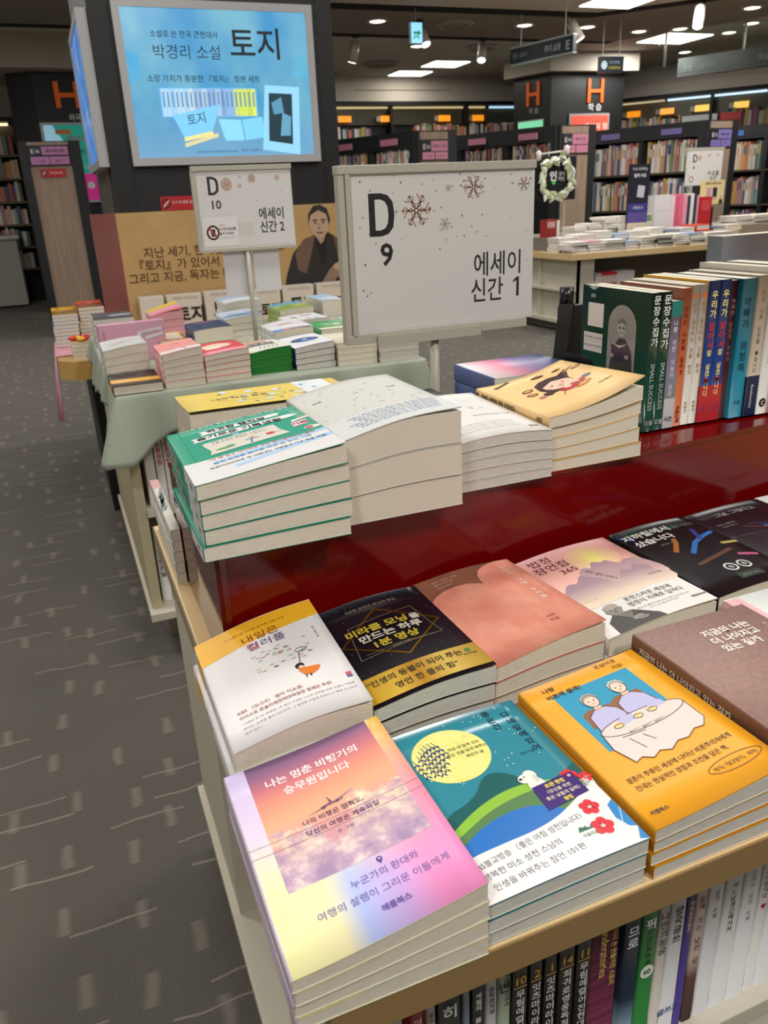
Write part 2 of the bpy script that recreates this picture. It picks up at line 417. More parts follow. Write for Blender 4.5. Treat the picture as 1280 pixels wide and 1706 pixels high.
# ------------------------------------------------------------------ flat signs: a printed face on any plane
def face_art(g, O, U, V, prims, lift=.0008, rough=.5, A=1.0):
    O, U, V = Vector(O), Vector(U), Vector(V); n = U.cross(V).normalized()
    art(g, prims, lambda u, v, o: O+U*u+V*v+n*(o*lift/.00016), ((), ()), rough, A)
def snow(u, v, r, col, l=2):
    out = []
    for k in range(6):
        a = k*pi/3; p = lambda d, e=0: (u+r*(d*cos(a)-e*sin(a)), v+r*(d*sin(a)+e*cos(a)))
        out += [L([p(.12), p(1)], r*.09, col, l), L([p(.55), p(.8, .22)], r*.08, col, l), L([p(.55), p(.8, -.22)], r*.08, col, l),
                L([p(.22, 0), p(.38, .13), p(.55, 0), p(.38, -.13)], r*.06, col, l, True), L([p(.78, .3), p(.9, .42)], r*.08, col, l), L([p(.9, .16), p(.98, .0), p(.9, -.16)], r*.07, col, l)]
    return out+ring(u, v, r*.14, r*.14, r*.06, col, l, 14)

# ------------------------------------------------------------------ bookcases at the back (each with a wooden end panel)
BR = Vector((-.42, .91, 0))
PAL = ['#d9d4cc', '#e6e1da', '#cfc4b5', '#b35a4c', '#c98a6a', '#8aa0ad', '#3d5c84', '#6d4f78', '#d9b9a0', '#a8b3a0', '#e3d3d6', '#54606a', '#c7a24f', '#e9e6e0', '#7c8f6a', '#b9899b', '#2f3a52', '#d77b55']
CNAME = {'#d9d4cc': 'pale grey', '#e6e1da': 'off-white', '#cfc4b5': 'beige', '#b35a4c': 'brick red', '#c98a6a': 'tan', '#8aa0ad': 'grey blue', '#3d5c84': 'blue', '#6d4f78': 'purple', '#d9b9a0': 'peach', '#a8b3a0': 'sage', '#e3d3d6': 'pale pink', '#54606a': 'slate', '#c7a24f': 'mustard', '#e9e6e0': 'white', '#7c8f6a': 'olive', '#b9899b': 'mauve', '#2f3a52': 'navy', '#d77b55': 'orange'}
def sb_mesh():
    """one small upright book, unit size: x depth, y thickness, z height; spine at x = 0"""
    g = G(); g.mi('#ffffff'); g.mi('#cfcabf'); g.mi('#eeeae4')
    g.box(0, .06, 0, 1, 0, 1, M('#ffffff')); g.box(.06, 1, 0, .12, 0, 1, M('#ffffff')); g.box(.06, 1, .88, 1, 0, 1, M('#ffffff'))
    g.box(.06, .97, .12, .88, .01, .985, M('#cfcabf')); g.box(-.01, 0, .15, .85, .55, .88, M('#eeeae4'))
    bmesh.ops.recalc_face_normals(g.bm, faces=g.bm.faces[:]); me = bpy.data.meshes.new('book'); g.bm.to_mesh(me); g.bm.free()
    for m in g.mats: me.materials.append(m)
    return me
SBM = sb_mesh()
def small_book(label, mat, col, group, label_col=None):
    o = bpy.data.objects.new('book', SBM); COL.objects.link(o); o.matrix_world = mat
    o.material_slots[0].link = 'OBJECT'; o.material_slots[0].material = M(col, .5)
    o.material_slots[2].link = 'OBJECT'; o.material_slots[2].material = M(label_col or col, .5)
    return tag(o, label, 'book', group)
CASEB = G()
def shelf_book(f, a, b, tk, dp, z, hh, lean, c, lc):
    fs = lambda A, Bb, Z: f(A, Bb+(Z-z)/hh*lean, Z)
    skewbox(CASEB, fs, a, a+.008, b, b+tk, z, z+hh, M(c, .5)); skewbox(CASEB, fs, a+.008, a+dp, b, b+.005, z, z+hh, M(c, .5)); skewbox(CASEB, fs, a+.008, a+dp, b+tk-.005, b+tk, z, z+hh, M(c, .5))
    skewbox(CASEB, fs, a+.008, a+dp-.006, b+.005, b+tk-.005, z+.003, z+hh-.005, M('#cfcabf', .7)); skewbox(CASEB, fs, a-.001, a, b+tk*.2, b+tk*.8, z+hh*.55, z+hh*.85, M(lc, .5))
def bookcase(label, ox, oy, w, ln, h, plate, rows, where, bays, flip=False, wood_m=None, signs=()):
    O = Vector((ox, oy, 0)); f = lambda a, b, z: O+Vector((a, 0, 0))+BR*b+Vector((0, 0, z))
    t = thing('bookcase', label, 'bookcase', (0, 0, 0)); D = M('#1d1f22', .55)
    g = G(); skewbox(g, f, .3, w, .02, ln, .0, h, D); skewbox(g, f, -.02, .3, .02, .1, 0, h, D); skewbox(g, f, -.02, .3, ln-.06, ln, 0, h, D)
    skewbox(g, f, -.02, .3, .1, ln-.06, h-.2, h, D)
    for k in range(1, bays): skewbox(g, f, -.01, .3, ln*k/bays-.03, ln*k/bays+.03, 0, h-.2, D)
    g.done('case', t)
    g = G(); skewbox(g, f, 0.02, w-.1, -.02, .02, .02, h-.02, wood_m); g.done('end_panel', t)
    g = G(); skewbox(g, f, .0, .03, -.035, .02, 0, h, D); skewbox(g, f, w-.11, w, -.03, .02, 0, h, D); g.done('edge_frame', t)
    g = G(); skewbox(g, f, .03, w-.12, -.045, -.02, h-.36, h-.11, M('#121214', .5))
    n = Vector((0, -1, 0)); o = f(.05, -.046, h-.35); W = w-.19
    face_art(g, o, (W, 0, 0), (0, 0, W), [R(0, .27, .32, .6, '#23242c'), R(.34, .27, 1, .6, plate), R(0, 0, .48, .24, plate), R(.51, 0, 1, .24, plate),
             T(signs[0], .08, .34, .22, '#d8d4dc'), T(signs[1], .23, .36, .16, '#d8d4dc'), T(signs[2], .67, .39, .11, '#2c2030'), T(signs[3], .24, .08, .1, '#2c2030'), T(signs[4], .75, .08, .1, '#2c2030')], .0006)
    g.done('sign_plate', t)
    for (z0, z1, hb) in rows:
        g = G(); skewbox(g, f, -.02, .3, .1, ln-.06, z0-.03, z0, M('#3f3626', .6)); g.done('shelf', t)
    for k in range(bays):
        g = G(); b0 = ln*(k+.35)/bays; skewbox(g, f, -.035, -.02, b0, b0+.3, h-.15, h-.07, M(plate, .5)); g.done('bay_label', t)
    for ri, (z0, z1, hb) in enumerate(rows):
        for k in range(bays):
            b = ln*k/bays+(.12 if k == 0 else .06); end = ln*(k+1)/bays-.08; i = 0
            while b < end-.045:
                tk = random.uniform(.02, .045); hh = hb*random.uniform(.84, 1.02); c = random.choice(PAL); i += 1
                lean = random.choice([0, 0, 0, random.uniform(-.04, .07)])
                shelf_book(f, .03, b, tk, .22, z0+.001, hh, lean*hh, c, random.choice(PAL))
                b += tk+.003
    return t
WD = wood('end_panel_wood', '#8a7565', '#a08a78', (14, 14, .9), .55)
bookcase('dark bookcase end behind the large white sign, pink plate', 4.70, 10.35, .56, 1.7, 2.06, '#c27f97', [(1.62, 1.9, .25)], 'case behind the large sign', 2, wood_m=WD, signs=('E', '16', '에세이·산문', '← 1-2', '3-4 →'))
bookcase('dark bookcase with wooden end panel behind the wreath sign', 6.68, 10.06, .58, 1.75, 2.08, '#c27f97', [(1.62, 1.9, .26)], 'case behind the wreath', 2, wood_m=WD, signs=('E', '14', '취미·건강', '← 1-2', ' '))
bookcase('dark bookcase with purple plates beside the small white D sign', 9.02, 9.85, .56, 1.95, 2.1, '#7d6fb0', [(1.44, 1.9, .44), (.92, 1.4, .43), (.42, .88, .42)], 'case beside the small sign', 2, wood_m=WD, signs=('E', '12', '예술·대중', '← 1-2', '3-4 →'))
bookcase('dark bookcase at the right edge of the view, blue bay label', 11.25, 9.6, .56, 1.95, 2.1, '#4a78c8', [(1.44, 1.9, .43), (.92, 1.4, .42), (.42, .88, .42)], 'case at right edge', 2, wood_m=WD, signs=('E', '10', '예술·사진', '← 1-2', '3-4 →'))

o = CASEB.done('shelved_books'); o['kind'] = 'stuff'; tag(o, 'rows of upright books on the dark bookcases at the back', 'books')
# ------------------------------------------------------------------ E18 end panel at the left
t = thing('bookcase', 'tall bookcase end with wooden panel and E 18 plate at left', 'bookcase', (0, 0, 0)); D = M('#17191c', .5)
G().box(-.08, .5, 9.54, 10.9, 0, 1.95, D).done('case', t)
G().box(.0, .4, 9.51, 9.54, .01, 1.94, WD).done('end_panel', t)
G().box(-.085, 0, 9.5, 9.56, 0, 1.92, D).box(.4, .51, 9.5, 9.56, 0, 1.95, D).done('edge_frame', t)
g = G().box(.0, .4, 9.49, 9.51, 1.72, 1.91, M('#121214', .5))
face_art(g, (.015, 9.489, 1.73), (.37, 0, 0), (0, 0, .37), [R(0, .24, .3, .45, '#2b2f40'), R(.31, .24, 1, .45, '#b376a8'), R(0, 0, .48, .2, '#b376a8'), R(.5, 0, 1, .2, '#b376a8'),
    T('E', .07, .28, .16, '#e0dce4'), T('18', .2, .29, .12, '#e0dce4'), T('해외여행·인문', .66, .31, .085, '#3a2238'), T('← 1-2', .24, .06, .09, '#3a2238'), T('3-4 →', .75, .06, .09, '#3a2238')], .001)
g.done('sign_plate', t)
g = G().box(.08, .33, 9.5, 9.51, 1.61, 1.69, M('#b5242c', .5))
face_art(g, (.08, 9.499, 1.61), (.25, 0, 0), (0, 0, .25), [ring(.16, .16, .1, .1, .03, '#f0e4e4'), L([(.09, .09), (.23, .23)], .03, '#f0e4e4'), T('도서 반입 금지', .62, .13, .085, '#f0d8d8')], .001)
g.done('notice_sticker', t)

# ------------------------------------------------------------------ pillar with orange H, right
DK = M('#131416', .4)
HP = [(7.76, 13.05), (8.0, 12.29), (9.32, 12.16), (9.6, 12.95), (9.2, 13.6), (8.1, 13.6)]
t = thing('pillar', 'dark faceted pillar with two orange H letters at back right', 'pillar', (0, 0, 0))
G().prism(HP, 0, 3.02, DK).done('column', t)
cx, cy = 8.68, 12.95
G().prism([(cx+(x-cx)*1.2, cy+(y-cy)*1.25) for x, y in HP], 3.02, CZ, M('#a39b8f', .8)).done('soffit', t)
OR = M('#d0590c', .4, emit=.12)
U2 = (Vector(HP[2])-Vector(HP[1])).normalized(); U1 = (Vector(HP[1])-Vector(HP[0])).normalized()
g = G()
for (o, u, s) in ((Vector((*HP[1], 0))+Vector((*U2, 0))*.65, U2, .29), (Vector((*HP[0], 0))+Vector((*U1, 0))*.3, U1, .27)):
    u = Vector((*u, 0)); n = u.cross(Vector((0, 0, 1)))
    for a0, a1, z0, z1 in ((0, .052, 2.58, 2.93), (s-.052, s, 2.58, 2.93), (.052, s-.052, 2.725, 2.775)):
        skewbox(g, lambda a, b, z: o+u*a+n*b+Vector((0, 0, z)), a0, a1, .002, .03, z0, z1, OR)
g.done('letter', t)
g = G(); face_art(g, Vector((*HP[1], 2.52))+Vector((*U2, 0))*.8, (*U2, 0), (0, 0, 1), [T('학 습', 0, -.05, .12, '#c9c9c9')], .002)
face_art(g, Vector((*HP[0], 2.52))+Vector((*U1, 0))*.44, (*U1, 0), (0, 0, 1), [T('학 습', 0, -.05, .1, '#8f8f8f')], .002); g.done('lettering', t, normals=False)
u = Vector((*U2, 0)); o = Vector((*HP[1], 0))+u*.33; n = u.cross(Vector((0, 0, 1)))
p = thing('poster', 'red poster in a grey frame on the dark H pillar', 'poster', (0, 0, 0))
g = G(); skewbox(g, lambda a, b, z: o+u*a+n*b+Vector((0, 0, z)), 0, .74, .002, .03, 1.68, 2.42, M('#8d8d8d', .4)); g.done('frame', p)
g = G(); face_art(g, o+n*.031+Vector((0, 0, 1.71)), u*.68, Vector((0, 0, .68)), [R(.05, 0, 1.05, 1, M('#d8503f', .4, emit=.35)), T('공부의 힘', .72, .7, .16, '#f4dcd4'), T('지금 시작하세요', .72, .58, .08, '#f4dcd4')], .001); g.done('print', p, normals=False)
u1 = Vector((*U1, 0)); o = Vector((*HP[0], 0))+u1*.12; n = u1.cross(Vector((0, 0, 1)))
p = thing('poster', 'mint green lit poster on the left face of the H pillar', 'poster', (0, 0, 0))
g = G(); skewbox(g, lambda a, b, z: o+u1*a+n*b+Vector((0, 0, z)), 0, .56, .002, .03, 1.76, 2.37, M('#8d8d8d', .4)); g.done('frame', p)
g = G(); face_art(g, o+n*.031+Vector((0, 0, 1.78)), u1*.52, Vector((0, 0, .52)), [R(.03, 0, 1.05, 1.1, M('#86e3b4', .4, emit=.5)), T('새 학기 추천', .55, .72, .15, '#1f5a44')], .001); g.done('print', p, normals=False)

# ------------------------------------------------------------------ pillar with orange H, left
t = thing('pillar', 'dark pillar with one orange H letter at far left', 'pillar', (0, 0, 0))
G().prism([(-.1, 12.2), (.2, 12), (1.5, 12), (1.5, 13.2), (-.1, 13.2)], 0, 2.92, DK).done('column', t)
G().box(-6, 2.2, 11.7, 13.4, 2.92, CZ, M('#a39b8f', .8)).done('soffit', t)
G().box(.44, .5, 11.97, 12, 2.51, 2.81, OR).box(.68, .74, 11.97, 12, 2.51, 2.81, OR).box(.5, .68, 11.97, 12, 2.63, 2.68, OR).done('letter', t)
g = G(); face_art(g, (.52, 11.997, 2.37), (1, 0, 0), (0, 0, 1), [T('외국어', .16, 0, .085, '#d6d6d6')], .002); g.done('lettering', t, normals=False)
p = thing('poster', 'teal and magenta poster on the far left pillar', 'poster', (0, 0, 0))
G().box(.2, 1.1, 11.94, 11.99, 1.38, 2.34, M('#a9abad', .4)).done('frame', p)
g = G(); face_art(g, (.235, 11.939, 1.41), (.9, 0, 0), (0, 0, .9), [R(0, 0, .93, 1, M('#19a08c', .4, emit=.3)), R(0, 0, .93, .36, M('#c92a86', .4, emit=.3), 2), P([(0, 1), (.12, 1), (.34, .62), (0, .62)], M('#9fd4ef', .4, emit=.4), 2),
   R(.15, .88, .36, .94, '#c57a3f', 3), T('레이나의 여행', .6, .78, .11, '#b3265e'), T('영어로 만나다', .6, .62, .09, '#10363a'), E(.52, .2, .05, .05, '#d9e8e8', 3), T('새로 나온 책', .5, .42, .07, '#f3d9ea')], .001); g.done('print', p, normals=False)

# ------------------------------------------------------------------ wall shelving: left, back and right (far away)
def wall_shelf(label, f, length, h, zs, book_rows, cove=None, tags=(), dark='#141517'):
    t = thing('wall_shelf', label, 'shelf', (0, 0, 0)); D = M(dark, .6)
    g = G(); skewbox(g, f, 0, length, .3, .34, 0, h, D); skewbox(g, f, 0, length, 0, .34, h-.06, h, D)
    for a in (0, length*.33, length*.66, length-.04): skewbox(g, f, a, a+.04, .02, .3, 0, h-.06, D)
    g.done('case', t)
    for z in zs: g = G(); skewbox(g, f, .04, length-.04, .02, .3, z-.03, z, M('#6d5f4a', .6)); g.done('shelf', t)
    if cove:
        g = G(); skewbox(g, f, .03, length-.03, .22, .25, h-.36, h-.1, M(cove[0], .5)); g.done('valance', t)
        for a0, a1, c, st in cove[1]:
            g = G(); skewbox(g, f, a0, a1, .16, .2, h-.1, h-.07, M(c, .5, emit=st)); g.done('light_strip', t)
    for a, c in tags:
        g = G(); skewbox(g, f, a, a+.24, .1, .13, h-.32, h-.22, M(c, .5, emit=.9)); skewbox(g, f, a-.08, a, .1, .13, h-.31, h-.23, M('#b9b4ac', .5)); g.done('bay_label', t)
    return t
STUFF = G()
def far_row(f, a0, a1, z, hb, dep=.16, front=.05):
    a = a0
    while a < a1:
        tk = random.uniform(.03, .06); hh = hb*random.uniform(.75, 1.02); c = random.choice(PAL)
        skewbox(STUFF, f, a, a+tk*.93, front, front+dep, z, z+hh, M(c, .5)); a += tk
fb = lambda a, b, z: Vector((4.6+a, 14.5+b, z))
wall_shelf('long dark wall shelf with orange labels along the back wall', fb, 4.6, 2.86, (2.22, 1.8), None,
           ('#4a4636', [(.05, 3.5, '#f0dca0', .7), (3.6, 4.5, '#b8dcf8', 1.3)]), [(.55, '#ff9a1f'), (1.35, '#ff9a1f'), (2.5, '#ff9a1f'), (3.2, '#ff9a1f')])
far_row(fb, .45, 1.1, 2.22, .25); far_row(fb, 2.0, 4.5, 2.22, .28)
fr = lambda a, b, z: rw(a, b-.02, z)
wall_shelf('long dark wall shelf with lit cove along the right wall', fr, 5.2, 2.78, (2.1, 1.7), None,
           ('#57523f', [(.05, .9, '#e8d8a8', .7), (.95, 2.6, '#c4e2f8', 1.8), (2.65, 5.1, '#e8d8a8', .7)]), [(.25, '#ff9a1f'), (.85, '#ffb04a'), (1.45, '#ffd060'), (2.1, '#ffd060'), (2.75, '#ffa030'), (3.5, '#ffa030')])
far_row(fr, .1, 1.2, 2.1, .34); far_row(fr, 1.9, 3.9, 2.1, .36); far_row(fr, 3.0, 5, 1.7, .3)
skewbox(STUFF, fr, 1.25, 1.85, .05, .25, 2.1, 2.4, M('#d5d8da', .5)); skewbox(STUFF, fr, 2.8, 3.1, .05, .25, 2.1, 2.42, M('#d3b414', .5)); skewbox(STUFF, fr, 1.9, 2.25, .03, .25, 2.1, 2.4, M('#c5342c', .5))
fl = lambda a, b, z: Vector((-2.6+a, 13.9+b, z))
wall_shelf('tall dark wall shelf full of books at the far left', fl, 2.5, 2.6, (2.1, 1.78, 1.46, 1.14, .82, .5), None, ('#5a5340', [(.05, 2.4, '#ffe6b0', 2)]))
for z in (2.1, 1.78, 1.46, 1.14, .82, .5): far_row(fl, 1.4, 2.4, z, .27)
o = STUFF.done('shelved_books'); o['kind'] = 'stuff'; tag(o, 'rows of small far books on the lit wall shelves at the back', 'books')
t = thing('display_counter', 'pale grey low counter below the far left wall shelf', 'counter', (0, 0, 0))
G().box(-2.2, -.38, 13.2, 13.85, .03, .95, M('#a9a79f', .5)).done('cabinet', t); G().box(-2.25, -.34, 13.15, 13.88, .95, 1.0, M('#c9c7be', .4)).done('worktop', t)

# ------------------------------------------------------------------ ceiling fittings
def panel_light(label, x, y, sx, sy, st=9):
    t = thing('ceiling_light', label, 'ceiling light', (x, y, CZ-.02))
    G().box(-sx/2-.03, sx/2+.03, -sy/2-.03, sy/2+.03, -.004, .02, M('#d0ccc4', .5)).done('frame', t)
    G().box(-sx/2, sx/2, -sy/2, sy/2, -.012, -.004, M('#fff6e6', .5, emit=st)).done('diffuser', t)
panel_light('square ceiling panel light nearest the dark H pillar, left', 6.63, 13.34, .62, .55)
panel_light('square ceiling panel light farthest back, over the wall shelf', 6.44, 14.35, .62, .5)
panel_light('square ceiling panel light right of the dark H pillar', 9.16, 10.83, .8, .7)
panel_light('square ceiling panel light cut by the top edge', 6.7, 8.9, .7, .62)
def downlight(label, x, y, r=.1, st=14, col='#fff0d6'):
    t = thing('downlight', label, 'downlight', (x, y, CZ-.008))
    G().lathe([(r*1.35, .008), (r*1.35, -.01), (r, -.014), (r*.96, .0)], (0, 0, 0), M('#c8c2b8', .5)).done('rim', t); t = t.children[0] if t.children else [o for o in COL.objects if o.parent == t][0]
    G().lathe([(r, -.002), (r*.6, -.014), (.005, -.02)], (0, 0, 0), M(col, .5, emit=st)).done('bulb', t)
for lab, x, y in (('round downlight left of the green exit sign', 4.26, 10.43), ('round downlight left of the tilted spotlight over the pillar', 6.31, 10.37), ('round downlight just right of the tilted spotlight', 7.27, 10.34),
                  ('warm round downlight left of the right panel light', 8.25, 10.5), ('warm round downlight touching the right panel light', 8.75, 10.25), ('round downlight above the dark sign board at right', 9.75, 10.37),
                  ('small round downlight in the top right corner', 9.55, 9.75), ('round downlight at the very top right edge', 8.75, 8.95), ('round downlight below the green exit sign', 5.48, 11.94), ('round downlight shining through the dark sign board', 10.3, 11.9)): downlight(lab, x, y)
def vent(label, x, y, r):
    t = thing('ceiling_vent', label, 'air vent', (x, y, CZ-.008))
    G().lathe([(r, .008), (r, -.01), (r*.8, -.04), (r*.62, -.012), (r*.6, -.004)], (0, 0, 0), M('#a19a92', .6)).done('flange', t)
    G().lathe([(r*.6, -.004), (r*.5, -.05), (r*.25, -.03), (.01, -.03)], (0, 0, 0), M('#8d867f', .6)).done('cone', t)
vent('round ceiling vent right of the exit sign', 5.33, 10.44, .26); vent('round ceiling vent far left above the back wall', 5.54, 13.49, .3); vent('round ceiling vent behind the right spotlight', 6.51, 11.9, .24)
def spot(label, x, y, tilt, az):
    t = thing('track_spotlight', label, 'spotlight', (x, y, CZ-.012))
    W = M('#b9b3aa', .4); d = Vector((sin(tilt)*cos(az), sin(tilt)*sin(az), -cos(tilt)))
    G().box(-.05, .05, -.03, .03, -.03, .012, M('#1a1a1a', .5)).done('track_mount', t)
    a = Vector((0, 0, -.03)); b = a+d*.05; c = b+d*.24
    G().tube(a, b, .02, W, 8).done('stem', t); t = G().tube(b, c, .06, W, 16, .062).done('barrel', t)
    G().tube(c, c+d*.004, .052, M('#fff2dc', .5, emit=16), 16).done('lens', t)
spot('white track spotlight at left by the dark column edge', 4.3, 11.3, .35, 2.0); spot('white track spotlight over the right ceiling vent', 6.2, 11.3, .5, -2.2)
spot('tilted track spotlight left of the hanging sign', 6.55, 9.72, .55, -.6); spot('unlit track spotlight near the top right corner', 7.75, 8.75, .5, -2.4); spot('bright track spotlight above the exit sign', 4.75, 10.3, .5, -1.3)
t = thing('exit_sign', 'green running exit sign hanging from the ceiling', 'exit sign', (0, 0, 0))
G().box(4.375, 4.525, 9.7, 9.75, 2.93, 3.15, M('#9fb8c8', .4)).tube((4.45, 9.725, 3.15), (4.45, 9.725, CZ), .008, M('#9a9a9a', .4), 6).done('housing', t)
g = G(); face_art(g, (4.38, 9.699, 2.935), (.14, 0, 0), (0, 0, .13), [R(0, 0, 1, 1.6, M('#8fd0f5', .4, emit=1.2)), P([(.2, .9), (.6, .9), (.6, 1.05), (.9, .8), (.6, .55), (.6, .7), (.2, .7)], M('#0f9a6a', .4, emit=.6), 2), ring(.45, .35, .22, .2, .1, M('#0f9a6a', .4, emit=.6), 2, 16, 0, pi)], .001); g.done('lit_face', t, normals=False)
def hang_sign(label, p0, p1, z0, z1, prims, base='#33414b', trimc='#b8c4cc', rods=True, em=0):
    p0, p1 = Vector((*p0, 0)), Vector((*p1, 0)); u = (p1-p0).normalized(); W = (p1-p0).length; n = u.cross(Vector((0, 0, 1)))
    t = thing('hanging_sign', label, 'hanging sign', (0, 0, 0)); f = lambda a, b, z: p0+u*a+n*b+Vector((0, 0, z))
    g = G(); skewbox(g, f, 0, W, -.03, .03, z0, z1, M(base, .35, emit=em)); g.done('board', t)
    g = G(); skewbox(g, f, 0, W, -.035, .035, z1, z1+.02, M(trimc, .3)); skewbox(g, f, 0, W, -.035, .035, z0-.015, z0, M(trimc, .3)); g.done('edge_trim', t)
    if prims: g = G(); face_art(g, f(0, .0305, z0), u*(z1-z0), Vector((0, 0, z1-z0)), prims, .001); g.done('lettering', t, normals=False)
    if rods:
        for a in (W*.15, W*.85): G().tube(f(a, 0, z1+.02), f(a, 0, CZ), .008, M('#b5b5b5', .4), 6).done('rod', t)
hang_sign('long grey hanging sign with letters H and E over the aisle', (5.88, 9.95), (6.13, 8.95), 2.76, 2.93, [T('H', .5, .3, .6, '#a9b2ba'), T('외국어', 1.3, .35, .36, '#a9b2ba', sx=.8), T('취미.실용', 4.2, .32, .5, '#c9d2da', sx=.8), T('E', 5.6, .2, .8, '#d9e2ea')])
hang_sign('small dark hanging sign with a light bulb picture', (7.23, 9.99), (7.58, 9.95), 2.7, 2.86, [E(.4, .5, .28, .32, '#c9e4f4'), T('도서 검색은', 1.35, .6, .26, '#8fb4d4', sx=.8), T('스마트폰으로', 1.35, .2, .26, '#d9c95a', sx=.8)], '#1b2630', '#1b2630')
hang_sign('dim dark sign board behind glass at top right, letters H and F', (9.85, 11.5), (10.75, 9.6), 2.86, 3.1, [T('H', .7, .3, .7, '#6a7072'), T('외국어', 2.0, .35, .4, '#5a6062'), T('예술·스포츠', 6.2, .35, .45, '#6a7072'), T('F', 8.2, .3, .7, '#7a8082')], '#2b3133', '#0a0a0a', False)
gl = N('glass_pane', .03); gl.b.inputs['Base Color'].default_value = (.9, 1, .97, 1); gl.b.inputs['Transmission Weight'].default_value = 1; gl.b.inputs['IOR'].default_value = 1.04
t = thing('glass_screen', 'clear glass screen hung from the ceiling at top right', 'glass screen', (0, 0, 0))
g = G(); gf = lambda a, b, z: Vector((8.7, 10.6, 0))+RX*a+RY*b+Vector((0, 0, z)); skewbox(g, gf, 0, 3.6, 0, .01, 2.75, CZ-.01, gl.m); g.done('pane', t)
for a, zl in ((.1, 2.85), (1.15, 2.95)): G().tube(gf(a, -.03, zl), gf(a, -.03, CZ), .018, M('#a9aca4', .4), 8).done('post', t)
# ================================================================== main display table
CREAM = M('#cbc5b4', .5); TOPM = noisy('table_laminate', '#d8b987', '#dfc394', 3, 3, .32, space='Object')
FASC = M('#c3a678', .45); TZ = .72; RZ = .90
t = thing('display_table', 'large wooden book display table in the foreground', 'display table', (0, 0, 0))
G().box(.092, 2.6, .382, 1.388, .69, TZ, TOPM, .0015).done('tabletop', t)
G().box(.09, 2.6, .380, .382, .688, TZ-.0015, M('#8d7148', .5)).box(.09, .092, .382, 1.388, .688, TZ-.0015, M('#a08d6c', .5)).done('edge_band', t)
G().box(.105, 2.6, 1.02, 1.37, .15, .688, CREAM).done('rear_body', t)
G().box(.13, .15, .40, .80, .15, .688, M('#b5afa2', .5)).done('end_panel', t)
G().box(.0934, 2.6, .39, 1.37, .125, .15, CREAM, .002).done('base_board', t)
G().box(.15, 2.6, .43, 1.0, .375, .40, CREAM, .002).done('shelf', t)
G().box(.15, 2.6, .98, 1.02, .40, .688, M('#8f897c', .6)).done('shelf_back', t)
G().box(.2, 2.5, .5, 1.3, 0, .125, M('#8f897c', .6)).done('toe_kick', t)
# red glossy riser on the table
RED = M('#6e0302', .12, spec=.35); RED.node_tree.nodes['Principled BSDF'].inputs['IOR'].default_value = 1.5
def rpoly(d): return [(.117+d, .818+d*.9), (2.2, .985), (2.2, 1.30), (.40, 1.30), (.36, 1.235), (.30, 1.165), (.111+d, 1.165)]
t = thing('display_riser', 'glossy dark red riser standing on the display table', 'riser', (0, 0, 0))
g = G(); g.prism(rpoly(.004), TZ, RZ-.006, RED); g.done('body', t)
g = G(); i = g.mi(RED); g.prism(rpoly(0), RZ-.006, RZ, RED); g.done('top_panel', t)
g = G(); g.face([(.117, .818, TZ+.001), (.124, .8186, TZ+.001), (.124, .8186, RZ-.006), (.117, .818, RZ-.006)], M('#5e0404', .2)); g.box(.112, .1185, .8195, 1.164, TZ, RZ-.006, M('#5a0c0a', .015, spec=.12)); g.done('side_panel', t)

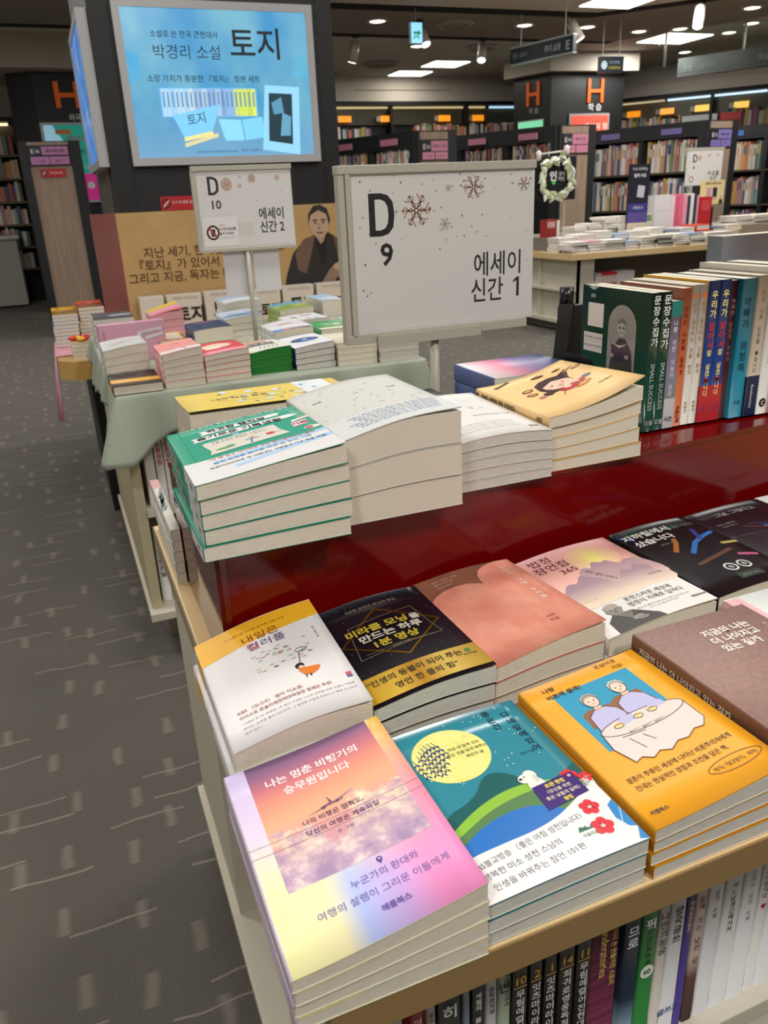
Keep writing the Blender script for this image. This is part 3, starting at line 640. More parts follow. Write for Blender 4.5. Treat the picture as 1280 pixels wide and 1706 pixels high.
# ------------------------------------------------------------------ printed covers
def plane_cover():
    n = N('pastel_cover', .35); u, v, _ = n.sep(n.coord('UV'))
    left = n.ramp(v, [(0, '#eef0b8'), (.35, '#f2e6c0'), (.6, '#e6d2ea'), (1, '#cfc0ea')]); bot = n.ramp(u, [(0, '#f0efae'), (.3, '#ece3b4'), (.42, '#aebdf0'), (.62, '#c9a8e2'), (.8, '#ee92c8')])
    right = n.ramp(v, [(0, '#f08fc8'), (.5, '#f594b0'), (.8, '#f6b888'), (1, '#efc24e')])
    c = n.mix(n.math('MULTIPLY', v, 1.6, True), bot, left); c = n.mix(n.math('MULTIPLY', n.math('SUBTRACT', u, .5), 2.2, True), c, right)
    c = n.mix(n.ramp(v, [(.22, '#ffffff'), (.38, '#000000')]), c, bot); n.col(c)
    s = N('sunset_picture', .35); u, v, _ = s.sep(s.coord('UV'))
    sky = s.ramp(s.math('ADD', v, s.math('MULTIPLY', u, -.06)), [(.28, '#b79bb4'), (.48, '#d79aa0'), (.62, '#efb088'), (.72, '#ee9a80'), (.82, '#cf7880'), (.92, '#8d6288'), (1, '#634c74')])
    p = s.comb(u, s.math('MULTIPLY', v, 1.45), 0.0); f1 = s.noise(p, 5.0, 5, .55); hgt = s.ramp(s.math('ADD', v, s.math('MULTIPLY', s.math('ABSOLUTE', s.math('SUBTRACT', u, .45)), -.25)), [(.3, '#ffffff'), (.46, '#dddddd'), (.56, '#888888'), (.68, '#000000')])
    hm = s.math('MULTIPLY', s.math('SUBTRACT', s.math('ADD', f1, s.math('MULTIPLY', hgt, .46)), .68), 12.0, True)
    cc = s.ramp(s.noise(p, 11, 4, .6), [(.34, '#b894a8'), (.46, '#d6aeb0'), (.55, '#f4d8b4'), (.66, '#faecc4')])
    low = s.ramp(s.noise(p, 7, 4, .6), [(.36, '#a288ae'), (.52, '#c4a4bc'), (.64, '#ead6d4')])
    cc = s.mix(s.ramp(v, [(.35, '#ffffff'), (.62, '#000000')]), cc, low); s.col(s.mix(hm, sky, cc))
    pr = [R(.125, .43, .915, 1.37, s.m, 1)]
    pr += [T('나는 멈춘 비행기의', .5, 1.16, .074, '#f4eef0', b=2), T('승무원입니다', .5, 1.06, .074, '#f4eef0', b=2),
           T('나의 비행은 멈춰도,', .5, .79, .044, '#5a3a5e', 'c'), T('당신의 여행은 계속되길', .53, .715, .044, '#5a3a5e'), T('글 · 그림', .52, .655, .026, '#7a5a86', b=0),
           L([(0, .765), (1, .765)], .0025, '#8a6a78'), L([(0, .70), (1, .70)], .0025, '#8a6a78'),
           T('누군가의 환대와', .6, .305, .055, '#6a5ea8', b=0), T('여행의 설렘이 그리운 이들에게', .56, .215, .055, '#6a5ea8', b=0), T('애플북스', .58, .12, .042, '#5a3f96', b=3),
           E(.6, .395, .016, .016, '#4a3a86', 3, 14), P([(.587, .388), (.613, .388), (.6, .366)], '#4a3a86', 2), E(.6, .396, .006, .006, '#e4c4e6', 4, 10)]
    pr += [P([(.44, .865), (.5, .874), (.56, .868), (.585, .874), (.575, .861), (.5, .857)], '#7d5a72', 3), P([(.36, .84), (.5, .868), (.52, .86)], '#7d5a72', 3), P([(.5, .868), (.66, .905), (.54, .86)], '#a97f86', 3),
           P([(.50, .87), (.498, .925), (.52, .872)], '#7d5a72', 3), E(.46, .853, .012, .008, '#5f4560', 4, 10), E(.545, .862, .012, .008, '#5f4560', 4, 10)]
    return n.m, pr
pm, pp = plane_cover()
stack('pastel book with sunset clouds and a small airplane', "at the table's near left corner", .064, .378, TZ+.0003, .150, .220, .0122, 4, pm, art_f=pp, curl=(.021, .020, 1.35, .0), spine='#d6c8dc', lift=.001, pg='cream', rough=.32, ad=1.37)

def moon_art():
    A = 1.42; mt = N('moon_paint', .25); mt.col(mt.ramp(mt.noise(mt.coord('UV'), 7, 4, .6), [(.3, '#cfd07a'), (.5, '#e5df86'), (.7, '#ece48e')]))
    pr = [HILL([(0, .50), (.06, .585), (.14, .64), (.24, .665), (.34, .72), (.42, .80), (.50, .825), (.58, .78), (.66, .69), (.76, .63), (.86, .635), (1, .70)], .2, '#1c5c5c', 1),
          HILL([(0, .45), (.12, .53), (.3, .61), (.5, .655), (.7, .645), (.86, .59), (1, .51)], .2, '#8cbc40', 2), HILL([(0, .415), (.15, .48), (.32, .545), (.5, .58), (.7, .585), (.86, .56), (1, .50)], .2, '#567f4e', 3),
          HILL([(0, .33), (.1, .40), (.25, .465), (.42, .495), (.58, .475), (.7, .40), (.8, .28)], .2, '#2a70c0', 4),
          HILL([(0, .285), (.12, .305), (.3, .31), (.48, .315), (.64, .345), (.8, .41), (1, .51)], 0, '#e6e4e5', 5),
          E(.36, 1.08, .25, .25, mt.m, 2, 40)]
    random.seed(3)
    for k in range(7):
        x0 = .135+k*.027; y0 = 1.10+.15*sin(.3+k*.24); nst = (5, 6, 7, 7, 6, 5, 4)[k]
        st = [(x0+.006*j*(1+.2*k)-.012*(k == 0), y0-j*.042) for j in range(nst)]; pr.append(L(st, .004, '#2d3a78', 4))
        for x, y in st[1:]:
            for sx in (-1, 1): pr.append(P([(x, y), (x+sx*.016, y-.008), (x+sx*.022, y-.03), (x+sx*.006, y-.016)], '#2d3a78', 4))
    for k in range(34): pr.append(E(random.uniform(.02, .98), random.uniform(.8, 1.4), .005, .005, '#d5e6e2', 2, 8))
    pr += [T('지금 내 앞에 있는', .47, 1.115, .031, '#6f6a3a', 'c', 0, 1, 4), T('좋은 것을 보게 해주는', .47, 1.065, .031, '#6f6a3a', 'c', 0, 1, 4), T('혜안의 글', .5, 1.015, .031, '#6f6a3a', 'c', 0, 1, 4)]
    pr += VT('좋은건', .755, 1.385, .066, '#1a2f40', 1.12) + VT('다네앞에있어', .875, 1.33, .066, '#1a2f40', 1.15) + [T('성전 지음', .8, .885, .026, '#16303a', b=0)]
    dg = '#e8e6de'
    pr += [E(.69, .60, .055, .085, dg, 6), E(.655, .685, .05, .04, dg, 6), E(.69, .70, .042, .045, dg, 6), E(.712, .665, .014, .034, '#d2cec2', 7), E(.622, .69, .012, .009, '#2d2a28', 7, 10), E(.652, .70, .006, .006, '#2d2a28', 7, 8), E(.665, .53, .02, .03, dg, 6), E(.715, .53, .02, .03, dg, 6)]
    pr += [P([(.63, .40), (.93, .44), (.93, .625), (.64, .60)], '#3c2270', 7), T('초판 한정', .785, .565, .036, '#e8d44a', b=3, l=8, rot=3), T('〈당신을 위한', .785, .52, .032, '#e6dcc0', l=8, rot=3), T('좋은 날들의 달력〉', .785, .475, .032, '#e6dcc0', l=8, rot=3), T('증정', .79, .43, .034, '#e8d44a', b=3, l=8, rot=3)]
    for cx, cy, s in ((.85, .33, .055), (.83, .18, .06), (.9, .60, .05), (.98, .55, .04)):
        for k in range(5): pr.append(E(cx+s*.62*cos(k*1.256), cy+s*.62*sin(k*1.256), s*.5, s*.5, '#d8303c', 6, 14))
        pr.append(E(cx, cy, s*.22, s*.22, '#f0d8d0', 7, 10)); pr += [L([(cx, cy), (cx+s*.5*cos(k*1.256+.6), cy+s*.5*sin(k*1.256+.6))], .004, '#8a1420', 7) for k in range(5)]
    pr += [P([(.95, .30), (1, .33), (1, .10), (.96, .12), (.93, .2)], '#2a84c4', 6), P([(.95, .02), (1, .1), (1, 0)], '#2a84c4', 6), L([(.94, .15), (1, .26)], .005, '#bfe0ee', 7)]
    for k in range(14): pr.append(L([(.93+k*.006, .50+.02*(k % 3)), (.95+k*.004, .46+.03*(k % 4))], .004, '#e9efe9', 7)); pr.append(L([(.02+.012*(k % 5), .40+.02*(k//5)), (.035+.012*(k % 5), .44+.02*(k//5))], .004, '#e3ece4', 7))
    pr += [T('BBS불교방송 〈좋은 아침 성전입니다〉', .05, .205, .05, '#4a4a50', 'l', 6, 0, 6, .92), T('행복한 미소 성전 스님의', .07, .135, .05, '#3a3a42', 'l', 4, 0, 6), T('인생을 바꿔주는 잠언 101편', .09, .06, .05, '#3a3a42', 'l', 3, 0, 6),
           P([(.68, .19), (.7, .225), (.72, .19), (.735, .225), (.755, .19), (.77, .22), (.79, .19)], '#2c6a4c', 6), T('마음의숲', .735, .15, .026, '#2c6a4c', l=6)]
    return pr
stack('shrink-wrapped teal book with a big yellow moon', 'in the front row beside the pastel book', .2155, .383, TZ+.0003, .149, .212, .0135, 3, '#2f8496', rot=.012, art_f=moon_art(), curl=(.004, .003, 1.5, .002), spine='#2a7a86', pg='white', rough=.22, ad=1.42)

def couple_art():
    pr = [R(.18, .60, .82, 1.22, '#1f93b8', 1), T('혼삶비결', .72, 1.31, .05, '#7d5310', b=1), T('지음', .78, 1.245, .05, '#7d5310', b=1), T('나랑', .2, 1.27, .055, '#3d2a10', b=2), T('비혼해 줄래?', .28, 1.195, .055, '#3d2a10', b=2)]
    O = '#6b3a30'; sh = '#b9b6dc'; sk = '#efcdb9'
    for cx, cy, hc in ((.38, .93, '#a8a296'), (.63, .955, '#c9c4ba')):
        pr += [P([(cx-.15, cy-.12), (cx-.14, cy+.02), (cx-.08, cy+.05), (cx+.1, cy+.04), (cx+.13, cy-.1)], '#8a5a34', 2),
               P([(cx-.13, cy-.16), (cx-.11, cy-.02), (cx-.04, cy+.03), (cx+.05, cy+.03), (cx+.11, cy-.02), (cx+.15, cy-.16)], sh, 3), L([(cx-.13, cy-.16), (cx-.11, cy-.02), (cx-.04, cy+.03), (cx+.05, cy+.03), (cx+.11, cy-.02), (cx+.15, cy-.16)], .006, O, 4),
               P([(cx-.03, cy+.02), (cx+.03, cy+.02), (cx+.025, cy+.07), (cx-.025, cy+.07)], sk, 4), E(cx, cy+.115, .055, .062, sk, 4), P([(cx-.062, cy+.1), (cx-.06, cy+.165), (cx-.02, cy+.195), (cx+.035, cy+.19), (cx+.062, cy+.15), (cx+.055, cy+.12), (cx+.03, cy+.155), (cx-.02, cy+.155), (cx-.045, cy+.13)], hc, 5),
               ring(cx, cy+.115, .055, .062, .005, O, 6, 20), E(cx-.02, cy+.115, .006, .006, '#3a2620', 6, 8), E(cx+.022, cy+.115, .006, .006, '#3a2620', 6, 8), L([(cx-.008, cy+.088), (cx+.012, cy+.088)], .004, '#b04a40', 6),
               P([(cx+.06, cy-.1), (cx+.14, cy-.12), (cx+.16, cy-.17), (cx+.02, cy-.18), (cx+.0, cy-.155)], sh, 5), E(cx+.02, cy-.165, .024, .016, sk, 6)]
    cl = '#d9cfc9'; pr += [E(.56, .74, .33, .08, cl, 4, 36), P([(.23, .74), (.21, .60), (.26, .45), (.32, .47), (.38, .43), (.45, .46), (.52, .43), (.60, .47), (.68, .46), (.76, .50), (.83, .49), (.89, .55), (.89, .74)], cl, 4),
           ring(.56, .74, .33, .08, .006, O, 5, 36), L([(.23, .74), (.21, .60), (.26, .45), (.32, .47), (.38, .43), (.45, .46), (.52, .43), (.60, .47), (.68, .46), (.76, .50), (.83, .49), (.89, .55), (.89, .74)], .006, O, 5), L([(.36, .63), (.4, .52)], .005, O, 6), L([(.46, .62), (.5, .55)], .005, O, 6), L([(.33, .66), (.5, .645)], .005, O, 6)]
    for cx, cy in ((.38, .755), (.55, .77), (.67, .775)): pr += [E(cx, cy, .035, .018, '#f0dc9a', 6), ring(cx, cy, .035, .018, .005, O, 7, 16), E(cx, cy+.012, .018, .01, '#d9a83a', 7, 12)]
    pr += [T('결혼이 주류인 세상에 나타난 비혼주의자에게', .5, .335, .05, '#4a2f0c', b=1, sx=.86), T('건네는 현실적인 경험과 조언을 담은 책.', .46, .265, .05, '#4a2f0c', b=1, sx=.86), ring(.76, .175, .2, .05, .005, '#6a3f1a', 3, 30), T('작가(『알고얼기』 저자)', .76, .16, .037, '#4a2f0c', sx=.85), T('카멜북스', .12, .09, .035, '#4a2f0c', b=3)]
    return pr
stack('yellow-orange book showing a couple at a round table', 'in the front row right of the moon book', .3695, .385, TZ+.0003, .140, .210, .0125, 4, '#eda41f', art_f=couple_art(), curl=(.013, .009, 1.5, .002), spine='#e29a18', pg='white', lift=.006, ad=1.37)

def brown_art():
    W = '#e9dcd0'; pr = [T('지금의 나는', .42, 1.12, .085, W, 'l', b=3), T('더 나아지고', .42, 1.02, .085, W, 'l', b=3), T('있는 걸까', .42, .92, .085, W, 'l', b=3)]
    pr += VT('안나이토로', .93, 1.12, .03, W, 1.5, 0) + [T('행복해지기 위해서 지금', .62, .62, .03, W, 'l', -3, 0), T('오늘의 나를 안아주기', .60, .565, .03, W, 'l', -3, 0)]
    for k in range(5): pr.append(E(.22+.03*(k % 3), .24+.035*k*.8, .022, .012, '#2e6a55', 2, 12, .6)); 
    pr += [P([(.52, .12), (.60, .40), (.9, .36), (1, .2), (1, .05), (.6, .04)], '#c9606e', 2)]
    for i in range(5):
        for j in range(4):
            if (i+j) % 2: pr.append(R(.58+i*.08, .06+j*.075, .66+i*.08, .135+j*.075, '#ead2d0', 3))
    pr += [E(.72, .26, .09, .16, '#7d3440', 4), E(.68, .44, .07, .06, '#7d3440', 4), E(.66, .43, .03, .03, '#f0e6e0', 5)]
    return pr
def rot_spine(txt, col, t, w, size, top, b=2, step=1.0):
    return [T(txt, t/w*.5-size*.36, top, size, col, 'l', -90, b)]
stack('mauve brown hardback with white lettering on cover and spine', 'in the front row at the right edge', .5135, .388, TZ+.0003, .152, .21, .0265, 1, noisy('mauve_cloth', '#92736b', '#a07f76', 30, 3, .6), spine='#77503c', art_f=brown_art(), art_s=rot_spine('지금의 나는 더 나아지고 있는 걸까', '#eadfce', .0265, .152, .06, 1.3, 2), pg='white', hard=.001, ad=1.37)
bpy.context.view_layer.update()
o = [x for x in COL.objects if x.get('label', '').startswith('mauve brown')][0]; o.location.z = TZ+.0545
stack('plain beige book hidden', 'under the mauve brown hardback', .513, .392, TZ+.0003, .148, .203, .0268, 2, '#d8d2c6', pg='white')

def medit_art():
    G1 = M('#c9992a', .28, metal=.9); pr = [T('365일 긍정과 감사의 명언', .5, 1.24, .045, '#a89878', b=0)]
    for s in (1, ): pr += [L([(.5, 1.18), (.93, .80), (.5, .44), (.07, .80)], .016, G1, 2, True), L([(.2, 1.02), (.8, 1.08), (.86, .60), (.14, .56)], .005, '#8f7f56', 2, True)]
    Y = '#c8b23e'; W = '#d8d4c4'
    pr += [T('미라클 모닝', .42, .885, .115, Y, b=5, l=4), T('을', .76, .885, .1, W, b=4, l=4), T('만드는 하루', .5, .765, .115, W, b=5, l=4), T('1분 명상', .5, .645, .115, Y, b=5, l=4), T('조민우 지음', .5, .585, .034, '#9a917c', b=0), L([(.2, .60), (.8, .60)], .004, '#8f7f56', 3)]
    random.seed(5)
    for k in range(46): pr.append(E(random.uniform(.02, .98), random.uniform(.32, 1.4), .004, .004, '#8f886c', 1, 6))
    return pr
gold = N('gold_band', .22); gold.b.inputs['Metallic'].default_value = .35; gold.col(gold.ramp(gold.sep(gold.coord('UV'))[0], [(0, '#c89a20'), (.25, '#e8c04c'), (.45, '#c08c28'), (.7, '#e8c868'), (1, '#c09a38')]))
stack('black meditation book with gold diamond and gold band', 'in the second row beside the yellow-white book', .2165, .612, TZ+.0003, .137, .207, .0163, 4, '#15121c', art_f=medit_art(), band=(.04, .34, gold.m), art_band=[T('“인생의 등불이 되어 주는', .45, .225, .085, '#2c220c', b=1, sx=.9), T('명언 한 줄의 힘”', .5, .11, .085, '#2c220c', b=1, sx=.9), E(.9, .26, .025, .025, '#4c7a34', 3, 14), T('미디어숲', .9, .2, .03, '#3a3010')], curl=(.012, .008, 1.6, .007), lift=.003, pg='white', rough=.3, ad=1.41)

cor = noisy('coral_watercolour', '#d67f6c', '#e29c86', 3.2, 4, .5)
def coral_art():
    hum = [(0, 1.0), (.08, 1.08), (.18, 1.125), (.3, 1.135), (.42, 1.115), (.51, 1.065), (.535, 1.03), (.545, 1.1), (.57, 1.19), (.62, 1.27), (.70, 1.33), (.78, 1.36), (.86, 1.385), (0, 1.385)]
    return [P(hum, noisy('brown_watercolour', '#7d4f3c', '#936049', 3, 3, .5), 1)] + [T(s, .16, 1.285-.055*i, .042, '#d8b0a0', 'l', 0, 0) for i, s in enumerate(('닿지 못한 것들', '돌아가거든', '여기까지'))] + \
        [*VT('전사가 그대 우리들', .84, 1.26, .07, '#f4e2d8', 1.02, 1), *VT('이방의 기록', .93, .86, .032, '#f2dcd0', 1.1, 0), T('시와', .7, .28, .045, '#8a4a3e', b=0), T('마음', .7, .22, .045, '#8a4a3e', b=0)]
stack('coral pink book with a brown wave at its top', 'in the second row beside the black meditation book', .355, .618, TZ+.0003, .138, .213, .0175, 4, cor, art_f=coral_art(), curl=(.02, .004, 1.4, .006), pg='cream', lift=.004, ad=1.385)

mt = vgrad('dawn_sky', [(0, '#e8d2b4'), (.45, '#f0d8bc'), (.62, '#e9b3a8'), (.78, '#e2a79c'), (1, '#dca0a2')])
def mount_art():
    mg = lambda a, b: vgrad('mountain_'+a.strip('#'), [(.3, '#ecd8c2'), (.5, b), (.85, a)])
    glow = N('sun_glow', .4); d = glow.t.nodes.new('ShaderNodeTexGradient'); d.gradient_type = 'SPHERICAL'; mp = glow.t.nodes.new('ShaderNodeMapping'); glow.t.links.new(glow.coord('UV'), mp.inputs[0]); mp.inputs['Location'].default_value = (-2.6, -3.35, 0); mp.inputs['Scale'].default_value = (4, 4.4, 1); glow.t.links.new(mp.outputs[0], d.inputs[0])
    glow.col(glow.ramp(d.outputs[0], [(0, '#e8b7a8'), (.5, '#f2cf9a'), (.9, '#f8e88a')]))
    A1, A2 = mg('#7d6886', '#a98c98'), mg('#94788c', '#bf9ea0')
    pr = [E(.65, 1.06, .25, .22, glow.m, 1, 30), P(SM([(.3, .62), (.38, .86), (.46, .93), (.52, .9), (.58, .98), (.66, .94), (.7, .96), (.78, .86), (.86, .9), (1, .84), (1, .5), (.3, .5)], 4), A2, 2),
          P(SM([(.02, .5), (.1, .66), (.2, .78), (.28, .76), (.36, .84), (.42, .78), (.48, .7), (.56, .5)], 4), A1, 3), P(SM([(.5, .46), (.6, .62), (.7, .74), (.78, .71), (.84, .78), (.92, .74), (1, .66), (1, .42)], 4), A1, 3),
          P(SM([(.15, .38), (.3, .5), (.42, .54), (.5, .47), (.56, .5), (.66, .40)], 4), A2, 4)]
    pr += [T('법정', .24, 1.19, .12, '#6a3346', b=0), T('잠언집', .27, 1.06, .12, '#6a3346', b=0), T('365', .36, .94, .11, '#6a3346', b=0), T('맑은 샘의 이야기', .44, .87, .04, '#6a3346', 'l', -62, 0, 5), T('김수환 엮음', .9, .56, .03, '#8a6a6a', b=0, l=5)]
    return pr
def monk():
    D = '#4c4a48'
    return [P([(.1, .0), (.12, .15), (.2, .22), (.36, .2), (.5, .06), (.52, 0)], D, 3), P([(.2, .22), (.3, .1), (.36, .2)], '#77736e', 4), E(.25, .27, .062, .075, '#8f8a84', 5), E(.25, .315, .06, .04, '#a8a39c', 6), E(.228, .275, .008, .005, '#2d2b2a', 7, 8), E(.27, .275, .008, .005, '#2d2b2a', 7, 8), L([(.236, .235), (.264, .235)], .005, '#4c4744', 7), E(.249, .255, .006, .01, '#77726c', 7, 8),
            E(.188, .268, .01, .018, '#8f8a84', 4, 10), E(.312, .268, .01, .018, '#8f8a84', 4, 10), E(.34, .09, .05, .03, '#9a958e', 5), E(.36, .07, .05, .022, '#8a857e', 6)]
stack('pink book of misty mountains with a white band', 'in the second row beside the coral book', .499, .618, TZ+.0003, .155, .21, .0225, 3, mt, art_f=mount_art(), rot=.03, band=(.0, .42, '#e6e3e0'), art_band=monk()+[T('혼란스러운 세상에', .62, .31, .065, '#4a4644', b=0, sx=.9), T('법정이 지혜로 답하다', .64, .235, .065, '#4a4644', b=0, sx=.9), T('“맑고 향기롭게 텅 비어 있는 마음의 길로 돌아가라', .64, .17, .024, '#8a8682', b=0), T('오직 이 순간을 살아야 한다”', .62, .135, .024, '#8a8682', b=0), T('정민미디어', .92, .1, .03, '#3a3a3a', b=3)], curl=(.008, .006, 1.4, .006), pg='ivory', lift=.004, ad=1.36)

def subway_art():
    pr = [T('지하철에서', .32, 1.2, .13, '#dcdad6', b=3), T('샀습니다', .3, 1.05, .13, '#dcdad6', b=3), T('김다은 지음', .36, .95, .04, '#9a9892', b=0)]
    for pts, c in (([(.1, 1.3), (.45, 1.25), (.7, 1.22)], '#1c5a34'), ([(.03, 1.3), (.12, 1.2)], '#24408a'), ([(.3, .8), (.42, .93), (.46, 1.0)], '#a8662a'), ([(.42, .7), (.6, .86), (.8, .95), (.95, 1.0)], '#2f6fb4'), ([(.72, .92), (.78, 1.05), (.8, 1.1)], '#3a3f8a'), ([(.3, .5), (.55, .55), (.8, .62)], '#5a3f34'), ([(.85, .75), (1, .74)], '#a89a5a'), ([(.8, .5), (.95, .45)], '#b45a82')):
        pr.append(L(pts, .05, c, 2)); pr += [E(x, y, .025, .025, c, 2, 14) for x, y in pts]
    pr += [L([(0.02, 1.34), (.98, 1.36)], .004, '#8a8a88')] + [T('시민 모두의 이야기를 쓰다', .8, 1.25-.035*i, .026, '#b0aea8', 'c', 0, 0) for i in range(2)]
    for cx in (.5, .66): pr += [ring(cx, .33, .06, .06, .02, '#c9c9c4', 3, 20), E(cx, .33, .03, .03, '#8a8a86', 3, 14)]
    pr += [R(.42, .12, .7, .22, '#2c3a30', 2), T('문학상 수상', .56, .15, .04, '#9aa29a', b=0)]
    return pr
stack('black book with coloured brush strokes and white title', 'in the second row behind the mauve hardback', .674, .64, TZ+.0003, .132, .212, .0225, 3, '#17171b', art_f=subway_art(), curl=(.004, .004, 1.5, .004), pg='cream', rough=.3, ad=1.42)
stack('dark plum book with thin white title', 'in the second row right of the brush stroke book', .815, .646, TZ+.0003, .14, .212, .0225, 3, '#241a22', art_f=[T('그날, 그렇다고', .5, 1.3, .09, '#b9b4b4', b=1), L([(.0, .86), (1, .7)], .006, '#6a6268'), E(.5, .9, .02, .02, '#3f6fb4', 2, 12), L([(.3, 1.0), (.5, .86), (.6, .84)], .012, '#8a4a3a'), L([(.4, 1.02), (.62, .9)], .01, '#3f5f9a'), T('작은 사람들이', .2, 1.12, .04, '#9a9496', b=0), T('이야기하기', .2, 1.06, .04, '#9a9496', b=0)], pg='cream', rough=.3, curl=(.003, .003, 1.5, .003))
stack('pale grey book with a pink spine edge', 'behind the mauve hardback at the right edge', .670, .405, TZ+.0003, .13, .225, .023, 3, '#d9dcd9', spine='#e6b3b6', art_f=[R(0, 0, .16, 1.71, '#e6b6b8'), L([(.05, 0), (.05, 1.7)], .006, '#f0cccc'), L([(.1, 0), (.1, 1.7)], .006, '#dba4a8')], pg='white')
stack('light grey paperback', 'behind the dark plum book at the right edge', .964, .655, TZ+.0003, .14, .215, .022, 3, '#c9c9c8', art_f=[T('여행의 이유', .5, 1.2, .1, '#6a6a70', b=0)], pg='white')

def colorful_art():
    pr = [P([(0, 1.05), (1, 1.16), (1, 1.385), (0, 1.385)], '#f0b32a', 1), T('더 아름다운 빛으로 완벽할 내일 전해', .48, 1.24, .034, '#a8761a', b=0), T('내일은', .5, 1.10, .115, '#7a3a1e', b=0), T('컬러풀', .52, .98, .115, '#5a4a78', b=0), T('컬', .405, .98, .115, '#c4505a', b=0, l=4)]
    pr += VT('밤그림지음', .9, 1.02, .028, '#77706a', 1.2, 0)
    random.seed(11); cs = ['#3a3a40', '#c4505a', '#4a6aa8', '#c98a3a', '#5a8a5a', '#3a3a40', '#a85a8a']
    for k in range(38):
        x = .36+.42*random.random()*(1); y = .66+.25*random.random(); a = random.uniform(-.4, .8)
        c = random.choice(cs); pr += [L([(x, y), (x+.018*cos(a), y+.018*sin(a))], .005, c, 3), L([(x+.018, y), (x+.03, y+.012*a)], .005, c, 3)]
    pr += [L([(.66, .56), (.70, .74)], .006, '#4a4a60', 4), ring(.725, .765, .045, .026, .005, '#5a5a5a', 4, 20), P([(.70, .76), (.76, .775), (.80, .79), (.74, .745)], '#a8a49a', 3), E(.655, .575, .035, .032, '#1f1c20', 5), P([(.63, .53), (.665, .545), (.80, .52), (.77, .47), (.72, .445), (.66, .46)], '#e07a28', 4), E(.66, .555, .02, .018, '#e8c4a4', 6, 14), L([(.67, .45), (.665, .43)], .01, '#3a2a20', 5), L([(.7, .45), (.70, .428)], .01, '#3a2a20', 5),
           T('KBS 〈뉴스9〉 앵커 이소정,', .12, .335, .042, '#a05a4a', 'l', 0, 1), T('카이스트 문술미래전략대학원장 정재민 추천!', .12, .275, .042, '#a05a4a', 'l', 0, 1, 3, .88), T('“나침반 든 TV 화면에 1초 동안 스치는 1cm의 완벽을 위해 오늘도 마음을', .12, .215, .028, '#8f8a86', 'l', 0, 0), T('여미는, 단추를 풀어 단단하게, 그 일관된 수련과 정성이 이 책에 고스란히', .12, .165, .028, '#8f8a86', 'l', 0, 0), T('담겨 있다.”', .12, .115, .028, '#8f8a86', 'l', 0, 0), R(.93, .31, .97, .35, '#c4505a', 3), R(.93, .29, .97, .31, '#3a5a9a', 3)]
    return pr
stack('white book with yellow top and girl holding a net', 'in the second row at the left table edge', .076, .604, TZ+.0003, .138, .207, .0222, 3, '#e4e2e2', spine='#e6e4e4', art_f=colorful_art(), art_s=[R(0, 1.08, .15, 1.385, '#f0b32a', 2), T('내일은 컬러풀', .06, 1.0, .06, '#8a8480', 'l', -90, 0)], curl=(.014, .024, 1.3, .008), pg='cream', jit=.005, lift=.004, ad=1.39)

# ------------------------------------------------------------------ narrow booklets left of the riser
def plant():
    pr = [R(0, 14.5, 1, 17.8, '#e3b8b4', 1)]+[L([(0, 14.9+.6*k), (1, 15+.6*k)], .12, '#c98a86', 2) for k in range(5)]
    random.seed(2)
    for k in range(9): x, y = random.random(), 8+random.random()*5; pr.append(L([(x*.3, y-2), (.5*x+.2, y), (x*.5+.5, y+1.6)], .1, '#7a8a8a', 2)); pr.append(P([(.2*k/9, y-2.4), (.5, y-1.4), (.9, y-.3), (.5, y-2)], '#8fa09c', 2))
    return pr
stack('narrow white booklet with grey plant stems', 'beside the riser on the left table edge', .0965, 1.126, TZ+.0003, .0142, .24, .0175, 5, '#e2dfd6', art_f=plant(), pg='cream', jit=.0006)

